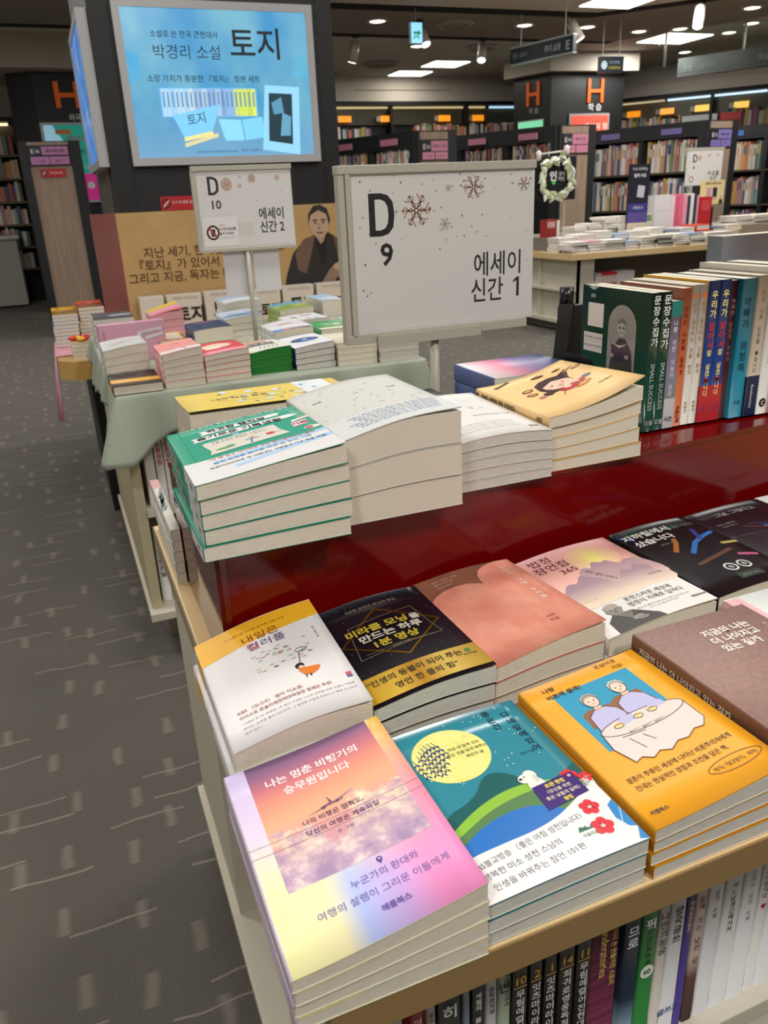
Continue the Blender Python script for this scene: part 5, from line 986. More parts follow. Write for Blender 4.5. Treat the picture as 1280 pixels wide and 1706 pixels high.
# books on the sage cloth
def pile(desc, x, y, w, h, t, n, c, **kw): stack(desc, 'on the sage cloth', x, y, TB, w, h, t, n, c, **kw)
def dots(cols, n, seed, r=.05, A=1.4):
    rr = random.Random(seed); return [E(rr.uniform(.1, .9), rr.uniform(.1, A-.1), r*rr.uniform(.4, 1.2), r*rr.uniform(.3, .9), rr.choice(cols), 2, 12, rr.random()) for _ in range(n)]
pile('dark brown hardback with a yellow band', .096, 2.158, .128, .185, .026, 1, '#4a4340', band=(.25, .62, '#e3a83a'), pg='cream', hard=.001, rough=.3)
pile('pale grey book with soft pink streaks', .097, 2.372, .122, .19, .0205, 4, '#c9ccca', art_f=[P([(.1, .9), (.7, 1.2), (.9, 1.1), (.3, .8)], '#d8b8c4', 1), P([(.05, .5), (.6, .7), (.5, .8)], '#a9b0b0', 2)], curl=(.014, .01, 1.4, .004), pg='cream')
pile('pink floral book with a white band', .233, 2.172, .108, .185, .0175, 5, '#e79a97', band=(.1, .45, '#e4dcdc'), art_band=dots(['#5a78b0'], 3, 2, .05, .6), art_f=dots(['#d2706e'], 12, 4), curl=(.014, .012, 1.4, .003), pg='cream')
pile('red and cream book with a pink band', .345, 2.188, .126, .19, .0142, 5, '#d2454c', art_f=[E(.45, .95, .34, .3, '#ead2bc', 1), E(.35, .7, .2, .12, '#f0e0cc', 2)], band=(.0, .36, '#e69aa8'), curl=(.012, .006, 1.4, .003), pg='cream')
pile('green edged book with a white drawing on its cover', .477, 2.217, .122, .18, .020, 3, '#1c7a2c', art_f=[R(0, 0, 1, 1.48, '#dcdcd4', 1), R(.1, .7, .8, 1.1, '#3a3a3a', 2), T('돈의 문장', .45, .85, .16, '#e0dcd0', b=4, rot=4), R(.1, 1.2, .7, 1.4, '#c98a5a', 2)]+[L([(.3+.1*k, .2), (.4+.1*k, .5), (.35+.1*k, .6)], .02, '#6a6a66', 2) for k in range(5)], pg='#12731f', curl=(.012, .004, 1.5, .004))
pile('white hardback with a dark blue oval picture', .606, 2.205, .119, .19, .0155, 4, '#33447e', art_f=[R(0, 0, 1, 1.6, '#dfe1e6', 1), E(.5, .85, .36, .26, '#15233f', 2, 30), E(.5, .82, .28, .17, '#2f5fb0', 3, 26), E(.5, .84, .06, .08, '#c9d4e4', 4), T('밤의 인사', .5, .45, .08, '#8a94b0', b=1)], curl=(.012, .008, 1.4, .003), pg='white')
pile('cream paperback', .729, 2.19, .122, .19, .0165, 4, '#d3cdb8', art_f=[E(.5, .8, .3, .2, '#cfc4a0', 1)], pg='ivory')
pile('off-white paperback nearest the right cloth corner', .855, 2.175, .125, .19, .0148, 4, '#d9d6d0', art_f=[T('오늘', .5, .8, .2, '#8a8a86')], pg='white')
t = thing('box_set', 'upright lilac pink boxed set with white lettering on the sage cloth', 'box set', (.105, 2.64, TB), .12)
G().box(0, .205, 0, .036, 0, .122, M('#d29db4', .5), .0015).done('slipcase', t); g = G(); face_art(g, (.0, -.0004, 0), (.205, 0, 0), (0, 0, .205), [P([(.56, .38), (.94, .44), (.95, .50), (.57, .45)], '#d9d2d4', 1), P([(.68, .32), (.96, .37), (.96, .42), (.68, .37)], '#d9d2d4', 1), T('마음을 쉬게 하는', .76, .415, .04, '#a06a84', l=2, rot=6), L([(.2, .1), (.3, .35), (.4, .2), (.5, .3), (.6, .1)], .006, '#b0809a', 1), L([(.07, .35), (.07, .5)], .008, '#8a5a70', 1)], .0006); g.done('printed_front', t, normals=False)
pile('navy book with a red blossom', .388, 2.60, .125, .185, .042, 2, '#2b3f66', art_f=[P([(.1, 1.2), (.5, 1.1), (.8, 1.3), (.4, 1.3)], '#b05a6a', 1), T('밤바다', .5, .5, .12, '#8aa0c0')], curl=(.006, .004, 1.5, .003), pg='ivory')
pile('charcoal book with a blue ribbon picture', .107, 3.01, .14, .19, .0195, 5, '#5a565a', art_f=[E(.7, .7, .3, .12, '#c9beb4', 2, 20, .2), E(.72, .55, .3, .09, '#8a9ae0', 3, 20, .2)], spine='#d0cdc6', pg='white')
pile('pink and yellow book with flapping covers', .305, 3.0, .115, .18, .023, 4, '#e8a0b4', art_f=[R(0, 1.0, 1, 1.57, '#e8c23a', 1), R(0, 0, 1, .3, '#e06a7a', 1)], curl=(.012, .02, 1.3, .006), lift=.01, pg='#d89aa0')
pile('orange framed notebook with a pale label', .285, 2.65, .09, .18, .028, 2, '#e3a52a', art_f=[R(.12, .15, .88, 1.8, '#e2d0b8', 1), R(.12, .15, .88, .6, '#e4ccc8', 2), T('노트', .5, .9, .15, '#b08a5a', l=3)], pg='cream')
pile('pale blue book with a snowy landscape', .535, 2.82, .13, .19, .02, 4, '#c4d2e0', art_f=[P([(0, .5), (.3, .9), (.6, .7), (1, 1.1), (1, .4), (0, .3)], '#8aa4c0', 1), P([(0, .3), (.5, .6), (1, .3), (1, .1)], '#6a84a8', 2)], curl=(.01, .008, 1.4, .003), pg='cream')
pile('white book with a tan fan and blue corner', .608, 2.43, .125, .19, .0195, 4, '#dcdade', art_f=[P([(.3, .75)]+[(.5+.24*cos(pi*k/10), .72+.22*sin(pi*k/10)) for k in range(11)], '#c4a08a', 1), P([(0, 0), (.7, .0), (0, .35)], '#6a8ad0', 1), P([(.2, .0), (.5, 0), (.3, .15)], '#e0a06a', 2)], curl=(.008, .006, 1.4, .006), lift=.004, pg='ivory')
pile('green book with small yellow figures', .765, 2.45, .14, .185, .0175, 4, '#3f9a55', art_f=[R(0, 0, 1, .25, '#d8d6b8', 1), E(.6, .7, .1, .12, '#e4e0d0', 2), E(.25, .4, .05, .04, '#d8c04a', 2), E(.45, .38, .05, .04, '#d8c04a', 2), T('초록', .5, 1.05, .13, '#1c5a2c', l=3)], spine='#4aa562', pg='ivory')
pile('white book with pink and grey flowers', .735, 2.70, .14, .17, .016, 4, '#dfe0e4', art_f=dots(['#d07a8a', '#8a9ab8', '#7a8a78'], 12, 6, .08, 1.2), curl=(.008, .006, 1.4, .004), pg='white')
pile('green and yellow landscape book', .752, 2.90, .13, .19, .021, 4, '#a8b864', art_f=[R(0, .9, 1, 1.46, '#6aa8c0', 1), P([(0, .4), (.4, .9), (1, .7), (1, .3), (0, .2)], '#7aa03a', 2), P([(.4, .5), (.8, .8), (1, .5)], '#d0c45a', 3)], curl=(.006, .008, 1.5, .003), pg='ivory')
pile('thick book with a pale blue sky cover', .905, 2.86, .088, .22, .055, 2, '#c9d6e2', art_f=[R(0, .7, 1, 2.5, '#a8c4de', 1), P([(0, .9), (.6, 1.3), (1, 1.0), (1, .6)], '#dce4ea', 2)], spine='#d0d2c4', pg='ivory')
pile('white book with a blue cover edge', .60, 3.12, .14, .2, .02, 5, '#dfe2e4', art_f=[R(0, .8, 1, 1.43, '#a9c8e8', 1)], pg='white', curl=(.004, .008, 1.4, .006))
pile('light blue flowered book', .91, 2.52, .08, .19, .0165, 4, '#b4c4d6', art_f=dots(['#7a8ab8', '#e0e4ea'], 9, 9, .08, 2.2), pg='white')

# ------------------------------------------------------------------ D 10 sign
t = thing('sign_stand', 'smaller white sign D 10 with a no-drinks notice', 'sign', (0, 0, 0)); SY = 2.56
brd = G().box(.436, .735, SY-.005, SY+.005, 1.13, 1.352, AC, .001).done('board', t)
g = G()
face_art(g, (.445, SY-.0055, 1.135), (.285, 0, 0), (0, 0, .285), [R(0, 0, 1, .745, M('#d8d7d6', .35), 1), T('10', .185, .385, .12, '#28282a', b=2, l=2), T('에세이', .765, .27, .128, '#28282a', b=2, l=2, sx=.82), T('신간 2', .765, .135, .128, '#28282a', b=2, l=2, sx=.82),
    P([(.11, .52), (.11, .70), (.165, .70), (.20, .685), (.222, .655), (.225, .61), (.222, .565), (.20, .535), (.165, .52)], '#28282a', 2), P([(.138, .545), (.138, .675), (.162, .675), (.182, .665), (.195, .645), (.197, .61), (.195, .575), (.182, .555), (.162, .545)], '#d8d7d6', 3),
    E(.31, .62, .058, .062, '#b99a86', 2), snow(.31, .62, .05, '#d8cdc4', 3), E(.585, .67, .04, .042, '#b99a86', 2), snow(.585, .67, .035, '#d8cdc4', 3), E(.86, .67, .028, .03, '#c4aa98', 2), E(.45, .60, .022, .024, '#c4aa98', 2), E(.46, .69, .013, .014, '#c4aa98', 2),
    R(.02, .01, .38, .315, '#e2e1e0', 2), ring(.115, .15, .06, .065, .018, '#a83a3a', 4), L([(.075, .195), (.155, .105)], .018, '#a83a3a', 5), P([(.095, .11), (.135, .11), (.14, .185), (.09, .185)], '#3a3a40', 3), R(.02, .01, .38, .013, '#b8b6b4', 3), R(.02, .312, .38, .315, '#b8b6b4', 3), T('서가에 음료를', .27, .17, .032, '#3a3a3e', b=2, l=3), T('놓지 마세요', .26, .125, .032, '#3a3a3e', b=2, l=3), T('Notice', .22, .215, .022, '#a83a3a', l=3), T('커피나 음료를 흘릴 수 있습니다', .26, .09, .014, '#8a8684', b=0, l=3), R(.39, .1, .56, .24, '#cfcdca', 2)] +
    [E(.05+.9*random.random(), .42+.3*random.random(), .004, .004, '#8a7a70', 2, 6) for _ in range(34)], .0001, .4)
g.done('printed_sheet', brd, normals=False)
G().box(.432, .737, SY-.010, SY+.010, 1.350, 1.364, FR, .001).done('top_rail', t); G().box(.436, .735, SY-.009, SY+.009, 1.121, 1.131, FR, .001).done('bottom_rail', t); G().box(.430, .444, SY-.008, SY+.008, 1.125, 1.350, FR, .001).done('side_rail', t)
G().tube((.578, SY, TB+.006), (.578, SY, 1.125), .0075, FR, 12).done('pole', t); G().box(.535, .60, SY-.03, SY+.03, TB+.0003, TB+.006, FR, .001).done('base', t)
G().box(.502, .592, SY+.010, SY+.011, .985, 1.16, M('#cfced0', .5)).box(.596, .68, SY+.010, SY+.011, .995, 1.16, M('#cfced0', .5)).done('paper_sheet', t)

# ================================================================== wooden side table and the cardboard display round the pillar
WT = .70; WDT = wood('honey_wood', '#b98f4a', '#d0a860', (2, 14, 2), .35)
t = thing('side_table', 'honey wood table with a chamfered corner and dark base, round the pillar', 'table', (0, 0, 0))
G().prism([(-.035, 3.47), (.02, 3.40), (1.6, 3.40), (1.6, 4.75), (-.035, 4.75)], WT-.075, WT, WDT).done('tabletop', t)
G().box(.08, 1.5, 3.55, 4.7, .0, WT-.075, M('#151515', .6)).done('base', t)
pk = N('pink_gingham', .9); u, v, _ = pk.sep(pk.coord()); st = pk.math('GREATER_THAN', pk.math('FRACT', pk.math('MULTIPLY', pk.math('ADD', u, v), 45.0)), .5); pk.col(pk.mix(st, '#d98aa0', '#e8b4c2'))
g = G(); i = g.mi(pk.m); pts = [(-.03, 3.56), (-.03, 3.62), (-.03, 3.68), (-.03, 3.74), (-.03, 3.80), (-.03, 3.86), (-.03, 3.92), (-.03, 4.0)]
for zs in ((WT+.003, 0), ): pass
rows = [[g.bm.verts.new((.11, y, WT+.003)) for _, y in pts], [g.bm.verts.new((-.04, y, WT+.003)) for _, y in pts], [g.bm.verts.new((-.046-.01*(k % 2), y, WT-.1)) for k, (_, y) in enumerate(pts)], [g.bm.verts.new((-.055-.022*(k % 2), y-.02, WT-.27)) for k, (_, y) in enumerate(pts)]]
for a, b in zip(rows, rows[1:]):
    for k in range(len(pts)-1): f = g.bm.faces.new((a[k], b[k], b[k+1], a[k+1])); f.material_index = i; f.smooth = True
o = g.done('tablecloth'); tag(o, 'pink striped cloth hanging over the edge of the honey wood table', 'tablecloth')
m = o.modifiers.new('thick', 'SOLIDIFY'); m.thickness = .0015; m.offset = 1
rr = random.Random(4); MCOL = ['#d8603a', '#3f78b0', '#e0b8c4', '#c23a5a', '#e6b03a', '#d9d6d8', '#4a5a86', '#e48a4a', '#cfd4da', '#a83a4a', '#5aa0b0', '#e0dcd8']
for s, (x, y, w, h, n) in enumerate(((-.03, 3.80, .105, .3, 9), (.082, 3.86, .11, .3, 10))):
    for k in range(n):
        c = MCOL[(k*5+s*3) % len(MCOL)]
        book(f'glossy wrapped magazine, {["bottom", "second", "third", "fourth", "fifth", "sixth", "seventh", "eighth", "ninth", "tenth", "eleventh", "twelfth"][k]} in the {["outer", "inner"][s]} pile on the wood table', (x+rr.uniform(-.004, .004), y, WT+.006+k*.0156), 0, w, h, .0148, c, group=f'{["outer", "inner"][s]} magazine pile on the wood table', cat='magazine', name='magazine', rough=.12, pg='white',
             art_f=dots(['#d8603a', '#e6b03a', '#3f78b0', '#d9d6d8'], 10, k+s, .16, 2.6) if k == n-1 else ())
for k in range(4): book(f'small beige book, {["bottom", "second", "third", "top"][k]} of the little pile on the wood table', (.024, 3.44, WT+.0003+k*.0163), 0, .085, .13, .016, '#d8bc96', pg='ivory', group='little beige pile on the wood table', curl=(0, 0, 2, 0))
o = G(); rr = random.Random(6)
for k in range(7): o.lathe([(.003, 0), (.016, .006), (.018, .014), (.004, .02)], (.035+.065*rr.random(), 3.47+.08*rr.random(), WT+.066), M(('#c8241c', '#e8b828', '#d83a24')[k % 3], .4), 10)
o = o.done('bow'); tag(o, 'red and yellow bow lying on the little beige book pile', 'bow')

KR = noisy('kraft_board', '#b5925f', '#be9c6a', 5, 4, .7, space='Object')
t = thing('display_board', 'kraft brown display board with brush text and a portrait of an old woman', 'display board', (0, 0, 0))
G().box(.315, 1.42, 3.98, 4.0, WT+.0003, 1.243, KR).done('front_board', t)
g = G(); g.mi('#a86a66'); g.prism([(.236, 4.6), (.240, 4.6), (.315, 3.985), (.311, 3.985)], WT+.0003, 1.243, M('#a8625e', .25)); g.done('side_board', t)
G().prism([(.24, 4.6), (.313, 3.99), (1.42, 3.99), (1.42, 4.055), (.325, 4.055), (.325, 4.6)], 1.235, 1.24, M('#b8a890', .6)).done('top_board', t)
g = G(); W = '#5a3f22'
face_art(g, (.315, 3.9795, WT), (1, 0, 0), (0, 0, 1), [T('지난 세기, 한국', .26, .347, .052, W, b=1), T('문학의 자리에는', .60, .347, .052, W, b=1), T('『토지』가 있어서 풍', .29, .292, .052, W, b=1), T('요로웠다', .62, .292, .052, W, b=1), T('그리고 지금, 독자는 비로소 만난', .36, .236, .052, W, b=1), T('다', .70, .262, .045, W, b=1)], .0005)
g.done('brush_lettering', t, normals=False)
g = G(); SK = '#b99c82'
face_art(g, (.315, 3.9795, WT), (1, 0, 0), (0, 0, 1), [P([(.74, .1), (.77, .22), (.81, .32), (.86, .37), (.92, .40), (1.0, .41), (1.06, .37), (1.1, .28), (1.1, .1)], '#2a2422', 1), P([(.82, .32), (.87, .385), (.93, .40), (.9, .30), (.87, .22), (.83, .24)], '#6a5446', 2), P([(1.02, .4), (1.08, .34), (1.1, .24), (1.05, .25)], '#5a463a', 2),
    E(.955, .455, .050, .070, SK, 3), P([(.90, .45), (.903, .5), (.93, .535), (.965, .54), (1.0, .52), (1.013, .47), (1.006, .44), (.995, .495), (.955, .515), (.915, .495)], '#2c2626', 4), P([(.925, .41), (.985, .41), (.975, .37), (.945, .35)], '#a88c74', 2), P([(.93, .40), (.96, .35), (.99, .40), (.975, .28), (.955, .25)], '#151314', 3),
    L([(.925, .468), (.945, .47)], .006, '#3a2c26', 5), L([(.966, .47), (.986, .468)], .006, '#3a2c26', 5), E(.935, .457, .006, .004, '#2a201c', 5, 8), E(.976, .457, .006, .004, '#2a201c', 5, 8), L([(.954, .452), (.95, .432), (.959, .43)], .004, '#8a6c58', 5), L([(.94, .413), (.957, .408), (.974, .413)], .006, '#8a4a40', 5), E(.903, .455, .007, .014, SK, 2, 10), E(1.008, .455, .007, .014, SK, 2, 10),
    P([(.94, .16), (1.0, .24), (1.07, .28), (1.1, .26), (1.1, .21), (1.03, .19), (.99, .13)], '#8f7660', 3), E(1.05, .245, .035, .02, SK, 4), P([(.9, .12), (.96, .165), (1.0, .15), (.98, .1)], SK, 3)], .0006)
g.done('portrait_print', t, normals=False)
g = G()
# boxed sets in front of the board
for k, (x, w, h) in enumerate(((.355, .115, .178), (.478, .165, .178), (.652, .18, .18), (.885, .14, .172), (1.035, .165, .176), (1.21, .15, .176))):
    t = thing('box_set', f'white boxed novel set with a black brush title, {["first", "second", "third", "fourth", "fifth", "sixth"][k]} along the kraft board', 'box set', (x, 3.90, WT+.0003), .03*(-1)**k, 'white boxed sets along the kraft board')
    G().box(0, w-.005, 0, .06, 0, h, M('#d3cfc6', .3), .002).done('slipcase', t)
    g = G(); face_art(g, (0, -.0005, 0), (w, 0, 0), (0, 0, w), [T('토지', .6, .36, .46, '#1c1a1a', b=3), T('박경리 대하소설', .5, .88*h/w, .1, '#a8a49c', b=0)] if k else [T('대하소설', .6, .9, .16, '#a8a49c', b=0)], .0006); g.done('printed_front', t, normals=False)

# ------------------------------------------------------------------ dark pillar with lit posters
t = thing('pillar', 'dark square pillar carrying two lit posters', 'pillar', (0, 0, 0)); PD = M('#131518', .5)
G().box(.335, 1.425, 4.06, 5.1, WT+.0003, CZ, PD).done('column', t)
for x in (.425, 1.345):
    g = G()
    for k in range(26): g.box(x, x+.008, 4.057, 4.06, 1.2+k*.06, 1.235+k*.06, M('#0a0a0b', .5))
    o = g.done('slotted_rail', t)
G().box(.328, .334, 4.15, 4.9, WT+.02, 1.5, M('#4a443e', .4)).done('side_cladding', t)
AL = M('#b3b4b6', .3)
def lightbox(label, O, U, V, w, h, dep, prims, base, fw=.032):
    O, U, V = Vector(O), Vector(U), Vector(V); n = U.cross(V); f = lambda a, b, z: O+U*a+n*b+V*z
    p = thing('light_box', label, 'light box poster', (0, 0, 0)); g = G()
    for a0, a1, z0, z1 in ((0, w, 0, fw), (0, w, h-fw, h), (0, fw, fw, h-fw), (w-fw, w, fw, h-fw)): skewbox(g, f, a0, a1, 0, dep, z0, z1, AL)
    g.done('frame', p)
    g = G(); skewbox(g, f, fw, w-fw, .002, dep-.008, fw, h-fw, M('#20262a', .5)); p = g.done('back_box', p)
    g = G(); W = w-2*fw; face_art(g, f(fw, dep-.0075, fw), U*W, V*W, [('P', [(0, 0), (1, 0), (1, (h-2*fw)/W), (0, (h-2*fw)/W)], base, 1)]+prims, .0004, A=(h-2*fw)/W); g.done('lit_print', p, normals=False)
lb = N('backlit_blue', .25); uv = lb.coord('UV'); c = lb.mix(lb.ramp(lb.noise(lb.scale(uv, (2.2, 1, 1)), 1.6, 2), [(.35, '#000000'), (.65, '#ffffff')]), '#4fb4f2', '#8fdcf8'); c = lb.mix(lb.ramp(lb.sep(uv)[1], [(0, '#ffffff'), (.4, '#000000')]), c, '#8ecbf6')
lb.col('#101010'); lb.put(lb.b.inputs['Emission Color'], c); lb.b.inputs['Emission Strength'].default_value = .82
EM = lambda h, s=.8: M(h, .3, emit=s)
pr = [T('소설로 쓴 한국 근현대사', .32, .585, .036, '#0e3a58', b=1), T('박경리 소설', .325, .487, .076, '#123f5e', b=0), T('토지', .70, .50, .165, '#06202f', b=1), T('소장 가치가 충분한 『토지』 정본 세트', .405, .375, .038, '#0e4468', b=1), R(.15, .20, .685, .345, EM('#62b0e6', .75), 2)]
bc = ['#a9d0ea', '#9cc8e6', '#b4d4ea', '#a4cbe4', '#c4d8e0', '#9fb4d8', '#b8cadc', '#8fa8d4', '#a8bcdc', '#7f9ed2', '#8ab0da', '#c9d86a', '#d4e04a', '#c4d83a', '#d8e45a']
for k in range(21): x = .158+.0248*k; pr += [R(x, .205, x+.022, .34, EM(bc[k*15//21], .7), 3), R(x+.007, .25, x+.015, .325, EM('#5a86ac', .6), 4)]
pr += [P([(0.205, .21), (0.475, .265), (0.415, .13), (0.255, .10)], EM('#78c2ea', .78), 5), P([(0.255, .10), (0.415, .13), (0.420, .11), (0.255, .08)], EM('#e0d890', .8), 6), P([(0.255, .07), (0.445, .12), (0.445, .10), (0.255, .05)], EM('#d8d0a0', .7), 6), T('토지', .335, .17, .06, '#4a8ab0', l=7, rot=8), P([(0.455, .19), (0.585, .185), (0.595, .08), (0.485, .08)], EM('#84d0f2', .78), 5), P([(0.585, .185), (0.705, .20), (0.715, .095), (0.595, .08)], EM('#7ac8ee', .78), 5), L([(0.585, .185), (0.595, .08)], .006, EM('#5a9cc0', .6), 6),
       P([(0.735, .36), (0.935, .35), (0.915, .0), (0.695, .03)], EM('#8fccf0', .78), 5), P([(0.755, .32), (0.890, .315), (0.875, .055), (0.735, .075)], '#1f4a5c', 6), P([(0.765, .27), (0.825, .30), (0.835, .22), (0.775, .21)], EM('#5f9ec4', .5), 7), P([(0.825, .22), (0.875, .2), (0.865, .1), (0.805, .1)], EM('#6aaace', .5), 7), T('www.maronniebooks.com   마로니에북스', .5, .02, .022, '#2a6a90', b=0, l=6), P([(.9, .4), (.96, .56), (1, .4)], EM('#6ac4de', .7), 1), P([(0, .36), (.06, .38), (.07, .5), (0, .52)], EM('#5abce0', .75), 1)]
lightbox('blue backlit poster of a novel series on the pillar front', (.432, 4.058, 1.437), (1, 0, 0), (0, 0, 1), .888, .655, .03, pr, lb.m)
lb2 = N('backlit_people', .25); c = lb2.ramp(lb2.noise(lb2.coord('UV'), 4, 3, .6), [(.3, '#3a6fd0'), (.5, '#5a9ae6'), (.62, '#8ab4ee'), (.72, '#c4a890'), (.8, '#4a5aa0')]); lb2.col('#101010'); lb2.put(lb2.b.inputs['Emission Color'], c); lb2.b.inputs['Emission Strength'].default_value = .75
lightbox('blue backlit poster on the pillar side, seen edge on', (.333, 4.83, 1.44), (0, -1, 0), (0, 0, 1), .75, .62, .045, [], lb2.m)
t = thing('notice_sign', 'small red no-drinks sign on the dark pillar behind sign D 10', 'notice sign', (0, 0, 0))
G().box(.53, .70, 4.05, 4.06, 1.245, 1.305, M('#b5202a', .4)).done('plate', t)
g = G(); face_art(g, (.53, 4.0495, 1.245), (.17, 0, 0), (0, 0, .17), [ring(.15, .17, .11, .11, .035, '#e6d8d8', 2), L([(.08, .1), (.22, .24)], .03, '#e6d8d8', 3), T('도서 외 물품 금지', .62, .17, .085, '#e0c8c8')], .0006); g.done('print', t, normals=False)

# ================================================================== table at the right, farther back
t = thing('display_table', 'far display table at right loaded with paperbacks and signs', 'display table', (0, 0, 0))
G().box(4.33, 8.2, 6.24, 8.3, .665, .72, TOPM, .003).done('tabletop', t)
G().box(4.43, 4.47, 6.3, 8.2, .12, .665, CREAM).box(4.43, 4.62, 6.30, 6.33, .12, .665, CREAM).done('end_panel', t)
for y in (6.85, 7.4): G().box(4.40, 4.44, y, y+.04, .12, .665, CREAM).done('divider', t)
G().box(4.36, 4.44, 6.3, 8.2, .38, .40, CREAM).done('side_shelf', t)
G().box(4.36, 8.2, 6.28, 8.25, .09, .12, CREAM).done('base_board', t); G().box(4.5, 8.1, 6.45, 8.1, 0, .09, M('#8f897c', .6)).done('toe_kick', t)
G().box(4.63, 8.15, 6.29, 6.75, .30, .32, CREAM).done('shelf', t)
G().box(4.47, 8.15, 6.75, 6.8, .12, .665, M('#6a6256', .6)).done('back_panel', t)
OT2 = ORD[:]; OT2[0] = 'first'; OT2 += ['thirteenth', 'fourteenth', 'fifteenth', 'sixteenth', 'seventeenth', 'eighteenth', 'nineteenth', 'twentieth', 'last']
for k in range(20):
    c = '#c22a30' if 2 < k < 11 else ('#c9c6c8' if k > 10 else '#b8a8b8'); tk = .021
    small_book(f'{"red" if c == "#c22a30" else "pale"} spine, {OT2[k]} from the table end, under the far right table', Matrix(((0, tk, 0, 4.64+k*.022), (.16, 0, 0, 6.30), (0, 0, .21, .3205), (0, 0, 0, 1))), c, 'books under the far right table', '#e0dcdc')
RT = []
def flat_pile(x, y, w, h, t, n, cols, zt, where, rot=0.):
    rr = random.Random(int(x*1000+y*77))
    for k in range(n):
        c = cols[k % len(cols)]; a = rot+rr.uniform(-.13, .13); ca, sa = cos(a), sin(a); dx, dy = rr.uniform(-.012, .012), rr.uniform(-.015, .015)
        m = Matrix(((ca*w, sa*t*0, -sa*h, x+dx), (sa*w, 0, ca*h, y+dy), (0, t, 0, zt+.0003+k*(t+.0004)), (0, 0, 0, 1)))
        d = n-1-k; nm = CNAME.get(c, {'#d8503c': 'red orange', '#3a4a7a': 'navy blue', '#d98aa0': 'pink', '#a8322c': 'dark red', '#8aa8d0': 'sky blue', '#3a3436': 'charcoal'}.get(c, 'white'))
        small_book(f'{nm} book, {"topmost" if d == 0 else ORD[d]+" below the top"}, pile {where}', m, c, f'pile {where}')
Wc, Gc, Pc = '#e6e1da', '#d9d4cc', '#e3d3d6'
rowA = [(.17, 4, [Wc, Pc, Gc, '#e9e6e0']), (.17, 4, [Wc, Gc, Wc, '#d98aa0']), (.24, 4, [Gc, '#e9e6e0']), (.17, 3, [Wc, Gc, '#8aa8d0']), (.17, 4, [Wc, Wc, Gc, '#cfc4b5']), (.2, 5, [Gc, Wc, '#3a3436', Gc, '#cfc4b5']), (.2, 5, [Wc, Gc, Wc]), (.19, 5, [Gc, Wc, '#d9d4cc', Wc, '#8aa8d0']), (.2, 4, ['#e9e6e0', Wc]), (.2, 4, [Gc, Wc])]
x = 4.36
OT = ['first', 'second', 'third', 'fourth', 'fifth', 'sixth', 'seventh', 'eighth', 'ninth', 'tenth', 'eleventh', 'twelfth']
for k, (w, n, cols) in enumerate(rowA):
    flat_pile(x, 6.27, w-.012, .21, .105/n if n > 4 else .024, n, cols, .72, f'{OT[k]} along the far table front edge'); x += w
rowB = [(.2, 3, [Gc, Wc]), (.2, 4, [Wc, Pc]), (.2, 4, [Gc]), (.2, 5, ['#c7a24f', Wc, '#8aa8d0', Wc, '#c7a24f']), (.2, 6, [Wc, Gc]), (.2, 6, ['#e9e6e0']), (.2, 6, [Gc, Wc, '#3a4a7a', Wc, '#3a4a7a', '#3a4a7a']), (.2, 5, [Wc, Pc]), (.19, 3, ['#e6e1da', '#d8503c', '#d8503c']), (.19, 5, ['#3a4a7a', '#d9d4cc']), (.2, 6, [Wc])]
x = 4.38
for k, (w, n, cols) in enumerate(rowB):
    flat_pile(x, 6.52, w-.012, .21, .042+.006*(k % 3), min(n, 3), cols, .72, f'{OT[k]} in the far table second row'); x += w
t = thing('display_riser', 'low grey riser in the middle of the far right table', 'riser', (0, 0, 0)); G().box(4.42, 7.9, 6.78, 7.6, .7205, .84, M('#7f7a70', .5), .003).done('body', t)
rowC = [(.17, 3, [Wc, Gc]), (.17, 4, [Pc, Wc]), (.17, 6, [Wc]), (.17, 6, ['#e9e6e0', Gc])]
x = 4.78
for k, (w, n, cols) in enumerate(rowC): flat_pile(x, 6.85, w-.012, .21, .025, n, cols, .8405, f'{OT[k]} on the far table low riser'); x += w
for k in range(3): flat_pile(6.85+.24*k, 6.9, .22, .25, .02, 4, [Wc, Gc, '#e9e6e0'], .8405, f'{OT[k]} at far end of low riser')
def up_book(label, x, y, w, d, h, c, z=.8405, lc=None): small_book(label, Matrix(((0, w, 0, x), (d, 0, 0, y), (0, 0, h, z), (0, 0, 0, 1))), c, 'books standing on the low riser', lc)
up_book('dark red book standing by the wreath sign', 4.45, 6.86, .12, .1, .16, '#a8322c', lc='#d8b0b0'); up_book('white book beside the dark red one by the wreath sign', 4.575, 6.86, .03, .1, .15, '#e9e6e0')
xs = 5.72
for k, (w, c, n) in enumerate(((.2, '#d9d4d6', 'broad pale grey'), (.05, '#e3d3d6', 'first pale pink'), (.05, '#d95f80', 'first hot pink'), (.05, '#e0708c', 'second hot pink'), (.05, '#e6a0b4', 'rose'), (.035, '#2f3a52', 'first navy'), (.04, '#e9e6e0', 'white'), (.035, '#2f3a52', 'second navy'), (.04, '#d9a0a8', 'last pink'))): up_book(f'{n} book standing upright beside the red one, far table', xs, 6.86, w, .16, .33-.01*(k % 3), c); xs += w+.003
up_book('bright red book with a pale branch print, standing by the bookend', 6.28, 6.84, .15, .12, .29, '#b8222c', lc='#c9474c')
o = G().prism([(6.46, 6.86), (6.475, 6.86), (6.475, 7.0), (6.46, 7.0)], .8405, 1.03, M('#141414', .4)).box(6.35, 6.475, 6.99, 7.06, .8405, .845, M('#141414', .4)).done('bookend'); tag(o, 'black bookend behind the bright red book on the far right table', 'bookend')
up_book('small black and white book in front of the pale grey one', 5.50, 6.84, .07, .1, .2, '#2f2f36', lc='#d0d0d0'); up_book('small cream and green book before the pink row', 5.6, 6.84, .09, .1, .17, '#cfd0b8', lc='#7c8f6a')
t = thing('display_stand', 'tilted black and purple promotional stand on the far right table', 'display stand', (0, 0, 0))
